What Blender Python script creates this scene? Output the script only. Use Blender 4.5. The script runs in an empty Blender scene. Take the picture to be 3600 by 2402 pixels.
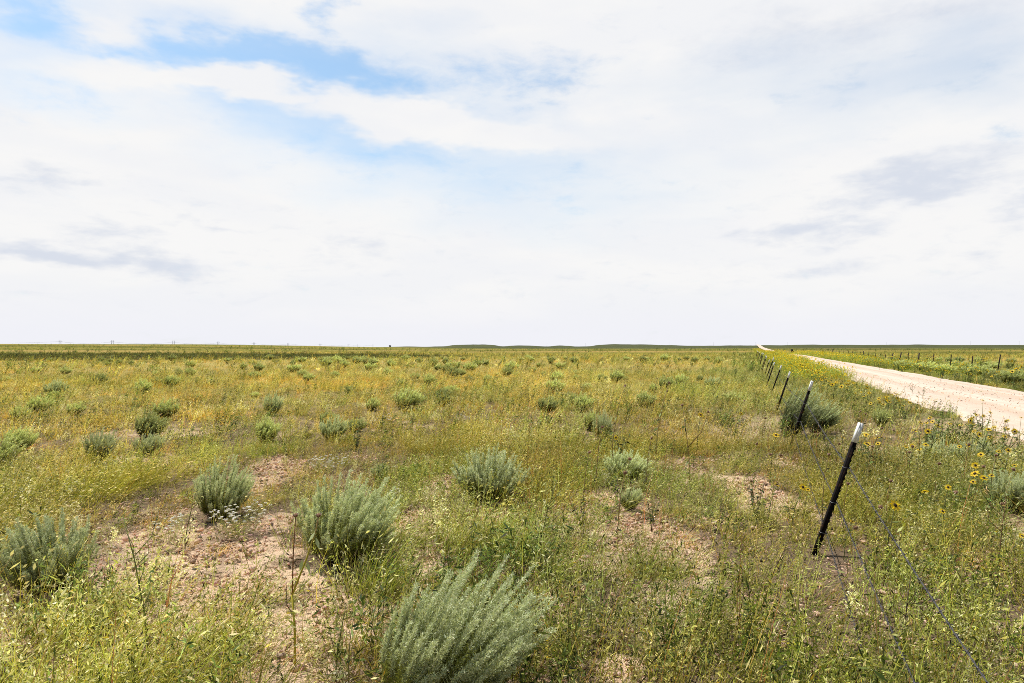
import bpy, math
import numpy as np
from math import radians, sin, cos, pi, atan2, tan
from mathutils import Matrix, Vector, Euler

R = np.random.default_rng(7)
scene = bpy.context.scene
COL = scene.collection

# ------------------------------------------------------------------ camera
CAM_H = 1.65
F = 2400.0            # focal length in pixels of the 3600 px wide photograph
HOR = 1221.0
cam_d = bpy.data.cameras.new('camera')
cam_d.lens = 24.0
cam_d.sensor_width = 36.0
cam_d.clip_start = 0.05
cam_d.clip_end = 60000.0
cam = bpy.data.objects.new('camera', cam_d)
COL.objects.link(cam)
cam.location = (0, 0, CAM_H)
cam.rotation_euler = (radians(90) + math.atan((HOR - 1201.0) / F), 0, 0)
scene.camera = cam

def gp(px, py):
    """point of the flat ground seen at photo pixel px, py"""
    d = CAM_H * F / (py - HOR)
    return ((px - 1800.0) / F * d, d)

def ap(px, d):
    return ((px - 1800.0) / F * d, d)

# ------------------------------------------------------------------ noise
def _h(ix, iy, s):
    a = (ix.astype(np.int64) * 374761393 + iy.astype(np.int64) * 668265263 + s * 2147483647 + 12345) & 0xFFFFFFFF
    a = ((a ^ (a >> 13)) * 1274126177) & 0xFFFFFFFF
    a = a ^ (a >> 16)
    return (a & 0xFFFF) / 65535.0

def vnoise(x, y, s=0):
    x = np.asarray(x, float); y = np.asarray(y, float)
    ix = np.floor(x); iy = np.floor(y)
    fx = x - ix; fy = y - iy
    fx = fx * fx * (3 - 2 * fx); fy = fy * fy * (3 - 2 * fy)
    a = _h(ix, iy, s); b = _h(ix + 1, iy, s); c = _h(ix, iy + 1, s); d = _h(ix + 1, iy + 1, s)
    return (a * (1 - fx) + b * fx) * (1 - fy) + (c * (1 - fx) + d * fx) * fy

def fbm(x, y, s=0, o=4):
    v = 0.0; a = 0.5; t = 0.0
    x = np.asarray(x, float); y = np.asarray(y, float)
    for i in range(o):
        v = v + a * vnoise(x, y, s + i * 17); t += a
        x = x * 2.03 + 11.3; y = y * 2.03 + 5.7; a *= 0.5
    return v / t

def sstep(a, b, x):
    t = np.clip((np.asarray(x, float) - a) / (b - a), 0, 1)
    return t * t * (3 - 2 * t)

# ------------------------------------------------------------------ layout
SL = 0.3525                      # common direction of road and fences (dx/dy)
YAW = -math.atan(SL)
ROAD0, ROAD1 = 4.75, 9.6         # road edges at y = 0
FENCE_L = 0.55                   # base line of the leaning fence at y = 0
FENCE_R = 13.55

def road_u(x, y):
    return np.asarray(x) - SL * np.asarray(y)

def terrain(x, y):
    x = np.asarray(x, float); y = np.asarray(y, float)
    r = np.hypot(x, y) + 1e-6
    az = np.degrees(np.arctan2(x, y))
    u = road_u(x, y)
    onroad = sstep(ROAD0 - 0.5, ROAD0 + 0.3, u) * (1 - sstep(ROAD1 - 0.3, ROAD1 + 0.5, u))
    near = 1 - sstep(25, 60, r)
    z = near * (1 - onroad) * (0.10 * (fbm(x / 1.3, y / 1.3, 3, 3) - 0.5) + 0.06 * (fbm(x / 0.20, y / 0.20, 5, 3) - 0.5) - 0.035 * sstep(.10, .0, np.abs(fbm(x / .45, y / .38, 6, 3) - .5)))
    z = z + 0.10 * onroad * np.exp(-((u - 7.2) / 2.2) ** 2)
    # gentle swells
    z = z + sstep(60, 200, r) * 0.5 * (fbm(x / 90, y / 60, 9, 2) - 0.55)
    # dip behind the near crest on the road side
    z = z - 1.3 * np.exp(-((y - 225) / 55) ** 2) * sstep(-12, 12, az)
    # left rise that makes the left skyline
    z = z + sstep(-6, -26, az) * sstep(180, 700, r) * 3.4 + sstep(2, -14, az) * sstep(300, 900, r) * 1.2
    # right and centre sandhills
    zh = sstep(4, 22, az) * sstep(380, 1150, r) * 4.4
    zh = zh + sstep(-12, -4, az) * sstep(900, 2600, r) * (1.5 + 9.0 * (1 - .75 * sstep(9, 15, az)) * sstep(.30, .72, fbm(az * 0.30 + 40, 0.2 * r / 1000, 21, 3)) + 2.5 * fbm(az * 1.3, 0.3 * r / 1000, 22, 2))
    return z + zh

def tz(x, y):
    return float(terrain(np.array([x]), np.array([y]))[0])

BARE = []
for (px, py, rx, ry) in [(830,2060,170,150),(640,1990,120,60),(350,2330,260,70),(1440,1840,90,70),(1470,2030,70,110),
                         (2430,1950,75,120),(2660,1730,120,75),(1270,2190,110,80),(1040,2220,170,150),(2100,1555,80,18),
                         (2140,1760,70,40),(2030,1990,110,50),(1560,1700,60,30),(760,2230,150,80),(700,1520,60,12),
                         (2780,1640,60,30),(1980,2160,60,60),(2150,2340,90,40),(2700,2200,40,50), (2430,2130,40,40), (1000,2050,160,60), (620,2170,170,80), (900,1930,120,40), (1600,1880,60,40), (60,1650,60,18)]:
    cx, cy = gp(px, py)
    d = cy
    BARE.append((cx, cy, rx / F * d, ry * d * d / (CAM_H * F)))

def bare(x, y):
    """0 = thick cover, 1 = open sand"""
    x = np.asarray(x, float); y = np.asarray(y, float)
    wx = x + 0.5 * (fbm(x * 2.2, y * 2.2, 31, 3) - 0.5); wy = y + 0.7 * (fbm(x * 2.2, y * 2.2, 37, 3) - 0.5)
    b = np.zeros_like(x)
    for cx, cy, rx, ry in BARE:
        b = np.maximum(b, np.exp(-(((wx - cx) / rx) ** 2 + ((wy - cy) / ry) ** 2) * 0.8))
    n = sstep(0.60, 0.74, fbm(x / 1.1, y / 1.6, 41, 4)) * (1 - 0.7 * sstep(9, 22, y))
    return np.clip(np.maximum(sstep(0.25, 0.65, b), 0.8 * n), 0, 1)

def green(x, y):
    """0 = golden pasture, 1 = fresh green"""
    u = road_u(x, y)
    g = sstep(-8, 0.5, u) * 0.65 + 0.25
    g = g + 0.9 * (fbm(np.asarray(x) / 7, np.asarray(y) / 9, 51, 3) - 0.5)
    g = g + 0.35 * sstep(ROAD1 - .5, ROAD1 + 1, u) * (1 - sstep(15, 30, u))
    g = g - 0.75 * sstep(FENCE_R + 1, FENCE_R + 14, u)
    return np.clip(g, 0, 1)

# ------------------------------------------------------------------ mesh builder
def gain(c, g):
    g = np.array(g); return c * g / (1 + c * (g - 1))

def tone(c, top, mid, hue):
    # spreads plant albedo: dark dead parts and bases painted dark for shade stay dark, fresh leaves and seed heads get light
    m = c.max(axis=1, keepdims=True)
    y = top * m ** 2.5 / (m ** 2.5 + mid ** 2.5)
    return np.clip(c / np.maximum(m, 1e-4) * y * np.array(hue), 0.002, 0.92)

class MB:
    def __init__(s):
        s.v = []; s.q = []; s.t = []; s.c = []; s.n = 0
    def add(s, v, c, q=None, t=None):
        v = np.asarray(v, float).reshape(-1, 3)
        c = np.asarray(c, float)
        if c.ndim == 1: c = np.tile(c, (len(v), 1))
        s.v.append(v); s.c.append(c.reshape(-1, 3))
        if q is not None and len(q): s.q.append(np.asarray(q, np.int64).reshape(-1, 4) + s.n)
        if t is not None and len(t): s.t.append(np.asarray(t, np.int64).reshape(-1, 3) + s.n)
        s.n += len(v)
        return s
    def mesh(s, name, mat, smooth=False):
        me = bpy.data.meshes.new(name)
        v = np.concatenate(s.v) if s.v else np.zeros((0, 3))
        c = np.concatenate(s.c) if s.c else np.zeros((0, 3))
        q = np.concatenate(s.q) if s.q else np.zeros((0, 4), np.int64)
        t = np.concatenate(s.t) if s.t else np.zeros((0, 3), np.int64)
        me.vertices.add(len(v)); me.vertices.foreach_set('co', v.astype(np.float32).ravel())
        loops = np.concatenate([q.ravel(), t.ravel()]).astype(np.int32)
        me.loops.add(len(loops)); me.loops.foreach_set('vertex_index', loops)
        starts = np.concatenate([np.arange(len(q)) * 4, len(q) * 4 + np.arange(len(t)) * 3]).astype(np.int32)
        me.polygons.add(len(starts)); me.polygons.foreach_set('loop_start', starts)
        if smooth: me.polygons.foreach_set('use_smooth', np.ones(len(starts), bool))
        me.update(calc_edges=True)
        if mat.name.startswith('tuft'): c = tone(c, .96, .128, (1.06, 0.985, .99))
        elif mat.name.startswith('foliage'): c = tone(c, .92, .22, (1.0, 1.0, 1.0))
        at = me.attributes.new('Col', 'FLOAT_COLOR', 'POINT')
        at.data.foreach_set('color', np.hstack([c, np.ones((len(c), 1))]).astype(np.float32).ravel())
        me.materials.append(mat)
        return me
    def obj(s, name, mat, parent=None, smooth=False, link=True):
        o = bpy.data.objects.new(name, s.mesh(name, mat, smooth))
        if link: COL.objects.link(o)
        if parent is not None: o.parent = parent
        return o

def norm(v):
    v = np.asarray(v, float)
    return v / (np.linalg.norm(v, axis=-1, keepdims=True) + 1e-9)

def rside(d, up=0.0):
    r = R.normal(size=d.shape); r[..., 2] *= (1 - up)
    return norm(np.cross(d, r))

def jit(c, n, s=0.15, h=0.05):
    c = np.asarray(c, float)
    return np.clip(c * (1 + s * R.normal(size=(n, 1))) * (1 + h * R.normal(size=(n, 3))), 0.004, 0.95)

def strips(mb, P, side, w, col):
    """P n,k,3 centre lines; side n,3; w n,k; col n,k,3"""
    n, k, _ = P.shape
    V = np.stack([P - side[:, None] * w[..., None] / 2, P + side[:, None] * w[..., None] / 2], 2)   # n,k,2,3
    C = np.repeat(col[:, :, None, :], 2, 2)
    i = (np.arange(n)[:, None] * k + np.arange(k - 1)[None]) * 2
    q = np.stack([i, i + 1, i + 3, i + 2], -1)
    mb.add(V.reshape(-1, 3), C.reshape(-1, 3), q=q.reshape(-1, 4))

def leaves(mb, p, d, L, W, c0, c1, side=None, mid=0.45, fold=0.0):
    n = len(p)
    if side is None: side = rside(d)
    L = np.broadcast_to(L, (n,))[:, None]; W = np.broadcast_to(W, (n,))[:, None]
    m = p + d * L * mid
    V = np.stack([p, m + side * W / 2, p + d * L, m - side * W / 2], 1)
    c0 = np.broadcast_to(c0, (n, 3)); c1 = np.broadcast_to(c1, (n, 3))
    cm = (c0 + c1) / 2
    C = np.stack([c0, cm, c1, cm], 1)
    mb.add(V.reshape(-1, 3), C.reshape(-1, 3), q=np.arange(n * 4).reshape(n, 4))

def curves(base, d0, bend, L, k):
    t = np.linspace(0, 1, k)
    return base[:, None] + L[:, None, None] * (d0[:, None] * t[None, :, None] + bend[:, None] * (t ** 2)[None, :, None])

def at_t(base, d0, bend, L, t):
    return base + L[:, None] * (d0 * t[:, None] + bend * (t ** 2)[:, None]), norm(d0 + 2 * bend * t[:, None])

def tube(mb, P, r, col, sides=6, cap=True):
    P = np.asarray(P, float); k = len(P)
    r = np.broadcast_to(r, (k,))
    T = norm(np.gradient(P, axis=0))
    ref = np.array([0.0, 0, 1]) if abs(T[0][2]) < 0.9 else np.array([1.0, 0, 0])
    A = norm(np.cross(T, ref)); B = np.cross(T, A)
    a = np.arange(sides) / sides * 2 * pi
    V = P[:, None] + r[:, None, None] * (A[:, None] * np.cos(a)[None, :, None] + B[:, None] * np.sin(a)[None, :, None])
    i = np.arange(k - 1)[:, None] * sides; j = np.arange(sides)[None]; j2 = (j + 1) % sides
    q = np.stack([i + j, i + j2, i + sides + j2, i + sides + j], -1).reshape(-1, 4)
    V = V.reshape(-1, 3)
    col = np.asarray(col, float)
    C = np.repeat(col, sides, 0) if col.ndim == 2 else col
    t = []
    if cap:
        V = np.vstack([V, P[0], P[-1]]); n0 = k * sides
        for s_ in range(sides):
            t.append((n0, (s_ + 1) % sides, s_)); t.append((n0 + 1, n0 - sides + s_, n0 - sides + (s_ + 1) % sides))
        if col.ndim == 2: C = np.vstack([C, col[0], col[-1]])
    mb.add(V, C, q=q, t=t)

def box(mb, x0, x1, y0, y1, z0, z1, col):
    V = [(x, y, z) for z in (z0, z1) for y in (y0, y1) for x in (x0, x1)]
    q = [(0, 2, 3, 1), (4, 5, 7, 6), (0, 1, 5, 4), (2, 6, 7, 3), (0, 4, 6, 2), (1, 3, 7, 5)]
    mb.add(V, col, q=q)

def ball(mb, c, rx, ry, rz, col, seg=10, rings=6, lump=0.0, M=None):
    a = np.linspace(0, 2 * pi, seg, endpoint=False); b = np.linspace(0.02, pi - 0.02, rings)
    V = np.stack([np.sin(b)[:, None] * np.cos(a)[None], np.sin(b)[:, None] * np.sin(a)[None], np.cos(b)[:, None] * np.ones(seg)[None]], -1).reshape(-1, 3)
    if lump: V = V * (1 + lump * R.normal(size=(len(V), 1)))
    V = V * np.array([rx, ry, rz])
    if M is not None: V = V @ M.T
    V = V + np.asarray(c)
    i = np.arange(rings - 1)[:, None] * seg; j = np.arange(seg)[None]; j2 = (j + 1) % seg
    q = np.stack([i + j, i + seg + j, i + seg + j2, i + j2], -1).reshape(-1, 4)
    mb.add(V, col, q=q)

# ------------------------------------------------------------------ tagging
def tag(o, label=None, cat=None, group=None, kind=None):
    if label: o['label'] = label
    if cat: o['category'] = cat
    if group: o['group'] = group
    if kind: o['kind'] = kind
    return o

def empty(name, loc, label, cat, group=None, rot=(0, 0, 0)):
    o = bpy.data.objects.new(name, None); COL.objects.link(o)
    o.empty_display_size = 0.1
    o.location = loc; o.rotation_euler = rot
    return tag(o, label, cat, group)

def copy_tree(o, parent=None):
    c = o.copy(); COL.objects.link(c); c.parent = parent
    for ch in o.children: copy_tree(ch, c)
    return c

# ------------------------------------------------------------------ materials
class NT:
    def __init__(s, tree):
        s.t = tree; s.n = tree.nodes; s.l = tree.links
    def node(s, typ, **kw):
        n = s.n.new(typ)
        for k, v in kw.items(): setattr(n, k, v)
        return n
    def link(s, a, b): s.l.new(a, b)
    def m(s, op, a, b=None, c=None, clamp=False):
        n = s.n.new('ShaderNodeMath'); n.operation = op; n.use_clamp = clamp
        for i, v in enumerate((a, b, c)):
            if v is None: continue
            if isinstance(v, (int, float)): n.inputs[i].default_value = v
            else: s.l.new(v, n.inputs[i])
        return n.outputs[0]
    def mix(s, f, a, b, blend='MIX'):
        n = s.n.new('ShaderNodeMix'); n.data_type = 'RGBA'; n.blend_type = blend
        for sock, v in ((n.inputs[0], f), (n.inputs[6], a), (n.inputs[7], b)):
            if isinstance(v, (int, float)): sock.default_value = v
            elif isinstance(v, tuple): sock.default_value = (v[0], v[1], v[2], 1)
            else: s.l.new(v, sock)
        return n.outputs[2]
    def noise(s, vec, scale, detail=4, rough=0.55, dist=0.0):
        n = s.n.new('ShaderNodeTexNoise'); n.inputs['Scale'].default_value = scale
        n.inputs['Detail'].default_value = detail; n.inputs['Roughness'].default_value = rough
        n.inputs['Distortion'].default_value = dist
        if vec is not None: s.l.new(vec, n.inputs['Vector'])
        return n.outputs[0]
    def ramp(s, v, a, b):
        n = s.n.new('ShaderNodeMapRange'); n.interpolation_type = 'SMOOTHSTEP'
        s.l.new(v, n.inputs[0]); n.inputs[1].default_value = a; n.inputs[2].default_value = b
        return n.outputs[0]
    def xyz(s, x, y, z=0.0):
        n = s.n.new('ShaderNodeCombineXYZ')
        for i, v in enumerate((x, y, z)):
            if isinstance(v, (int, float)): n.inputs[i].default_value = v
            else: s.l.new(v, n.inputs[i])
        return n.outputs[0]

def new_mat(name):
    m = bpy.data.materials.new(name); m.use_nodes = True
    m.node_tree.nodes.clear()
    return m, NT(m.node_tree)

def foliage_mat(name, transl=0.3, tint=False, rough=0.6, spec=0.25, var=0.18):
    m, t = new_mat(name)
    a = t.node('ShaderNodeAttribute', attribute_name='Col')
    c = a.outputs['Color']
    if tint:
        b = t.node('ShaderNodeAttribute', attribute_name='tint', attribute_type='INSTANCER')
        c = t.mix(1.0, c, b.outputs['Color'], 'MULTIPLY')
    else:
        oi = t.node('ShaderNodeObjectInfo')
        k = t.m('MULTIPLY_ADD', oi.outputs['Random'], 2 * var, 1 - var)
        c = t.mix(1.0, c, t.xyz(k, k, k), 'MULTIPLY')
    p = t.node('ShaderNodeBsdfPrincipled')
    t.link(c, p.inputs['Base Color']); p.inputs['Roughness'].default_value = rough
    p.inputs['Specular IOR Level'].default_value = spec
    tr = t.node('ShaderNodeBsdfTranslucent')
    cc = t.mix(1.0, c, (1.1, 1.1, 0.7), 'MULTIPLY')
    t.link(cc, tr.inputs['Color'])
    mx = t.node('ShaderNodeMixShader'); mx.inputs[0].default_value = transl
    t.link(p.outputs[0], mx.inputs[1]); t.link(tr.outputs[0], mx.inputs[2])
    o = t.node('ShaderNodeOutputMaterial'); t.link(mx.outputs[0], o.inputs[0])
    return m

def solid_mat(name, rough=0.6, spec=0.3, nscale=60.0, amt=0.35, bump=0.0, metal=0.0, rust=0.0):
    m, t = new_mat(name)
    a = t.node('ShaderNodeAttribute', attribute_name='Col')
    tc = t.node('ShaderNodeTexCoord')
    n = t.noise(tc.outputs['Object'], nscale, 5)
    k = t.m('MULTIPLY_ADD', n, 2 * amt, 1 - amt)
    c = t.mix(1.0, a.outputs['Color'], t.xyz(k, k, k), 'MULTIPLY')
    if rust:
        r = t.ramp(t.noise(tc.outputs['Object'], 14.0, 6, .7), .53, .66)
        c = t.mix(t.m('MULTIPLY', r, rust), c, (0.085, 0.036, 0.018))
    p = t.node('ShaderNodeBsdfPrincipled')
    t.link(c, p.inputs['Base Color']); p.inputs['Roughness'].default_value = rough
    p.inputs['Specular IOR Level'].default_value = spec
    p.inputs['Metallic'].default_value = metal
    if bump:
        b = t.node('ShaderNodeBump'); b.inputs['Strength'].default_value = bump; b.inputs['Distance'].default_value = 0.01
        t.link(n, b.inputs['Height']); t.link(b.outputs[0], p.inputs['Normal'])
    o = t.node('ShaderNodeOutputMaterial'); t.link(p.outputs[0], o.inputs[0])
    return m

M_FOL = foliage_mat('foliage')
M_TUFT = foliage_mat('tuft_foliage', tint=True, transl=0.32)
M_FOLM = foliage_mat('foliage_pasture', var=0.3)
M_STEM = solid_mat('plant_stem', 0.8, 0.2, 90)
M_PETAL = foliage_mat('petal', transl=0.35, rough=0.5, var=0.05)
M_STEEL = solid_mat('painted_post_steel', 0.8, 0.08, 45, 0.55, 0.3, rust=.7)
M_WHITE = solid_mat('white_post_paint', 0.5, 0.4, 70, 0.06, 0.1)
M_WIRE = solid_mat('weathered_wire', 0.5, 0.4, 40, 0.4, 0, 0.5)
M_WOOD = solid_mat('weathered_wood', 0.9, 0.15, 25, 0.5, 0.5)
M_STONE = solid_mat('stone', 0.9, 0.2, 30, 0.3)

def ground_mat():
    m, t = new_mat('sandy_ground')
    a = t.node('ShaderNodeAttribute', attribute_name='Col')
    geo = t.node('ShaderNodeNewGeometry'); pos = geo.outputs['Position']
    n1 = t.noise(pos, 3.0, 6, 0.65); n2 = t.noise(pos, 28.0, 4, 0.7); n3 = t.noise(pos, 110.0, 2, 0.6)
    k = t.m('MULTIPLY_ADD', n1, 0.5, 0.75)
    c = t.mix(1.0, a.outputs['Color'], t.xyz(k, k, k), 'MULTIPLY')
    # scattered dark litter in the sand
    lit = t.ramp(t.m('ADD', t.m('MULTIPLY', n2, 0.5), t.m('MULTIPLY', n1, 0.5)), 0.525, 0.625)
    c = t.mix(t.m('MULTIPLY', lit, 0.85), c, t.mix(1.0, c, (0.36, 0.30, 0.26), 'MULTIPLY'))
    # far texture : broad streaks of vegetation tone
    mp = t.node('ShaderNodeMapping'); t.link(pos, mp.inputs[0]); mp.inputs['Scale'].default_value = (0.05, 0.035, 1.0)
    nf = t.noise(mp.outputs[0], 1.0, 8, 0.7)
    kf = t.m('MULTIPLY_ADD', nf, 0.9, 0.6)
    far = t.m('MULTIPLY', a.outputs['Alpha'], 1.0)
    c = t.mix(1.0, c, t.xyz(kf, kf, kf), 'MULTIPLY')
    vo = t.node('ShaderNodeTexVoronoi', feature='DISTANCE_TO_EDGE'); vo.inputs['Scale'].default_value = 7.0
    wp = t.node('ShaderNodeVectorMath', operation='MULTIPLY_ADD'); nz = t.node('ShaderNodeTexNoise'); nz.inputs['Scale'].default_value = 6.0; nz.inputs['Detail'].default_value = 4
    t.link(pos, nz.inputs['Vector']); t.link(nz.outputs['Color'], wp.inputs[0]); wp.inputs[1].default_value = (.22, .22, 0); t.link(pos, wp.inputs[2]); t.link(wp.outputs[0], vo.inputs['Vector'])
    crack = t.m('MULTIPLY', t.m('SUBTRACT', 1.0, t.ramp(vo.outputs['Distance'], 0.0, 0.07)), t.ramp(n1, .46, .60))
    c = t.mix(t.m('MULTIPLY', crack, 0.65), c, t.mix(1.0, c, (0.34, 0.27, 0.22), 'MULTIPLY'))
    p = t.node('ShaderNodeBsdfPrincipled'); t.link(c, p.inputs['Base Color'])
    p.inputs['Roughness'].default_value = 0.95; p.inputs['Specular IOR Level'].default_value = 0.1
    b = t.node('ShaderNodeBump'); b.inputs['Strength'].default_value = 1.0; b.inputs['Distance'].default_value = 0.05
    h = t.m('SUBTRACT', t.m('ADD', t.m('MULTIPLY', n2, 1.0), t.m('MULTIPLY', n3, 0.35)), t.m('MULTIPLY', crack, .6))
    t.link(h, b.inputs['Height']); t.link(b.outputs[0], p.inputs['Normal'])
    o = t.node('ShaderNodeOutputMaterial'); t.link(p.outputs[0], o.inputs[0])
    return m

def road_mat():
    m, t = new_mat('gravel_road')
    geo = t.node('ShaderNodeNewGeometry'); pos = geo.outputs['Position']
    mp = t.node('ShaderNodeMapping'); t.link(pos, mp.inputs[0]); mp.inputs['Rotation'].default_value = (0, 0, -YAW)
    sp = t.node('ShaderNodeSeparateXYZ'); t.link(mp.outputs[0], sp.inputs[0])
    # long streaks along the direction of travel
    ms = t.node('ShaderNodeMapping'); t.link(mp.outputs[0], ms.inputs[0]); ms.inputs['Scale'].default_value = (2.2, 0.05, 1)
    ns = t.noise(ms.outputs[0], 1.0, 5, 0.6)
    n1 = t.noise(pos, 1.2, 6, 0.65); n2 = t.noise(pos, 22.0, 3, 0.6); n3 = t.noise(pos, 70.0, 2, 0.6)
    c = t.mix(t.ramp(ns, 0.35, 0.68), (0.62, 0.485, 0.385), (0.76, 0.625, 0.525))
    nw = t.m('MULTIPLY_ADD', t.noise(ms.outputs[0], 0.6, 3), 1.2, -.6)
    off = t.m('ABSOLUTE', t.m('SUBTRACT', t.m('ADD', sp.outputs[0], nw), 6.76))
    rut = t.m('SUBTRACT', 1.0, t.ramp(t.m('ABSOLUTE', t.m('SUBTRACT', off, 0.95)), 0.08, 0.5))
    c = t.mix(t.m('MULTIPLY', rut, 0.7), c, (0.57, 0.43, 0.325))
    c = t.mix(t.m('MULTIPLY', t.ramp(off, 1.5, 2.2), 0.6), c, (0.70, 0.56, 0.46))
    c = t.mix(t.m('MULTIPLY', t.ramp(n1, 0.45, 0.7), 0.5), c, (0.56, 0.43, 0.33))
    peb = t.ramp(t.m('ADD', t.m('MULTIPLY', n2, 0.6), t.m('MULTIPLY', ns, 0.4)), 0.57, 0.64)
    c = t.mix(t.m('MULTIPLY', peb, 0.28), c, (0.34, 0.26, 0.21))
    p = t.node('ShaderNodeBsdfPrincipled'); t.link(c, p.inputs['Base Color'])
    p.inputs['Roughness'].default_value = 0.95; p.inputs['Specular IOR Level'].default_value = 0.1
    b = t.node('ShaderNodeBump'); b.inputs['Strength'].default_value = 0.6; b.inputs['Distance'].default_value = 0.02
    t.link(t.m('ADD', n2, t.m('MULTIPLY', n3, 0.5)), b.inputs['Height']); t.link(b.outputs[0], p.inputs['Normal'])
    o = t.node('ShaderNodeOutputMaterial'); t.link(p.outputs[0], o.inputs[0])
    return m

# ------------------------------------------------------------------ ground sheet
def build_ground():
    r = np.concatenate([[0.4, 1.0, 1.6], np.arange(2.0, 13, 0.03), np.geomspace(13, 24000, 330)])
    fa = np.arange(-46, 46.01, 0.25); ba = np.arange(46 + 4, 360 - 46 - 1, 6.0)
    az = np.radians(np.concatenate([fa, ba]))
    nr, na = len(r), len(az)
    X = r[:, None] * np.sin(az)[None]; Y = r[:, None] * np.cos(az)[None]
    Z = terrain(X, Y)
    V = np.stack([X, Y, Z], -1).reshape(-1, 3)
    i = np.arange(nr - 1)[:, None] * na; j = np.arange(na)[None]; j2 = (j + 1) % na
    q = np.stack([i + j, i + j2, i + na + j2, i + na + j], -1).reshape(-1, 4)
    # colour
    x, y = X.ravel(), Y.ravel(); rr = np.hypot(x, y); azd = np.degrees(np.arctan2(x, y))
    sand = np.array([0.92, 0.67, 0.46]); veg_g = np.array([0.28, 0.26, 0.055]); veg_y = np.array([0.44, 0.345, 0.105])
    duff_shade = np.array([0.30, 0.21, 0.12])
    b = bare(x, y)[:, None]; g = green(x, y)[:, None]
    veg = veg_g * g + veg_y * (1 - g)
    near = sand * (0.16 + 0.84 * b) + duff_shade * 0.36 * (1 - b)  # litter tone under cover, darkened further to paint in shade between plants
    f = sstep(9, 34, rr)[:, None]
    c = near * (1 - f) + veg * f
    # distance bands
    far_y = np.array([0.20, 0.185, 0.026]); far_o = np.array([0.36, 0.25, 0.07]); hill = np.array([0.075, 0.085, 0.03])
    w = sstep(70, 200, rr)[:, None]
    bandn = fbm(x / 260, y / 40, 61, 4)[:, None]
    cf = far_y * (1 - sstep(0.5, 0.7, bandn)) + far_o * sstep(0.5, 0.7, bandn)
    cf = cf * (1 - 0.35 * sstep(0.45, 0.30, bandn))
    c = c * (1 - w) + cf * w
    hw = (sstep(3, 14, azd) * sstep(420, 700, rr) + sstep(-14, -3, azd) * (1 - sstep(3, 14, azd)) * sstep(650, 1000, rr)
          + sstep(-40, -25, -np.abs(azd + 30)) * 0 + sstep(1600, 2300, rr))[:, None]
    hw = np.clip(hw, 0, 1)
    hn = fbm(azd * 0.8, np.log(rr) * 22, 63, 3)[:, None]
    c = c * (1 - hw) + hill * (0.65 + 0.7 * hn) * hw
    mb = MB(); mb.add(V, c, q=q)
    # middle fan
    t = [(V.shape[0], (k + 1) % na, k) for k in range(na)]
    mb.add([(0, 0, 0)], [c[0]], t=None)
    o = None
    mb.t.append(np.array(t))
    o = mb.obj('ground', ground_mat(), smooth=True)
    return tag(o, kind='structure')
build_ground()

def build_road():
    ys = np.concatenate([np.arange(-6, 60, 0.4), np.geomspace(60, 1500, 160)])
    us = np.linspace(0, 1, 45)
    V = []
    for y in ys:
        e0 = ROAD0 + 0.5 * (float(fbm(y * 0.35, 1.0, 71, 3)) - 0.5) + 0.25 * (float(vnoise(y * 1.7, 3.0, 75)) - .5)
        e1 = ROAD1 + 0.7 * (float(fbm(y * 0.3, 8.0, 72, 3)) - 0.5) + 0.25 * (float(vnoise(y * 1.9, 7.0, 76)) - .5)
        if y > 250: e0 += 0.6
        for u in us:
            V.append((e0 + (e1 - e0) * u + SL * y, y))
    V = np.array(V)
    z = terrain(V[:, 0], V[:, 1]) + 0.012 + 0.0012 * np.maximum(V[:, 1], 0)
    uu = np.tile(us, len(ys))
    nearr = 1 - sstep(40, 90, V[:, 1])
    for cu in (.31, .69): z -= nearr * .035 * np.exp(-((uu - cu) / .05) ** 2) * (.6 + .8 * fbm(V[:, 1] / 3, uu * 0 + cu, 77, 2))
    for cu in (.06, .94): z += nearr * .06 * np.exp(-((uu - cu) / .035) ** 2) * fbm(V[:, 1] / .8, uu * 6, 78, 3)
    z += nearr * .02 * (fbm(V[:, 0] / .5, V[:, 1] / .9, 79, 3) - .5)
    z += np.where((uu == 0) | (uu == 1), -0.03, 0.0)
    V = np.column_stack([V, z])
    k = len(us)
    i = np.arange(len(ys) - 1)[:, None] * k; j = np.arange(k - 1)[None]
    q = np.stack([i + j, i + j + 1, i + k + j + 1, i + k + j], -1).reshape(-1, 4)
    mb = MB(); mb.add(V, (0.5, 0.4, 0.3), q=q)
    return tag(mb.obj('road', road_mat(), smooth=True), kind='structure')
build_road()

# ------------------------------------------------------------------ sagebrush
SAGE_TIP = np.array([0.64, 0.685, 0.44]); SAGE_MID = np.array([0.135, 0.145, 0.024]); SAGE_LOW = np.array([0.030, 0.026, 0.011])  # SAGE_LOW is near black to stand in for shade inside the bush

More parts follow.
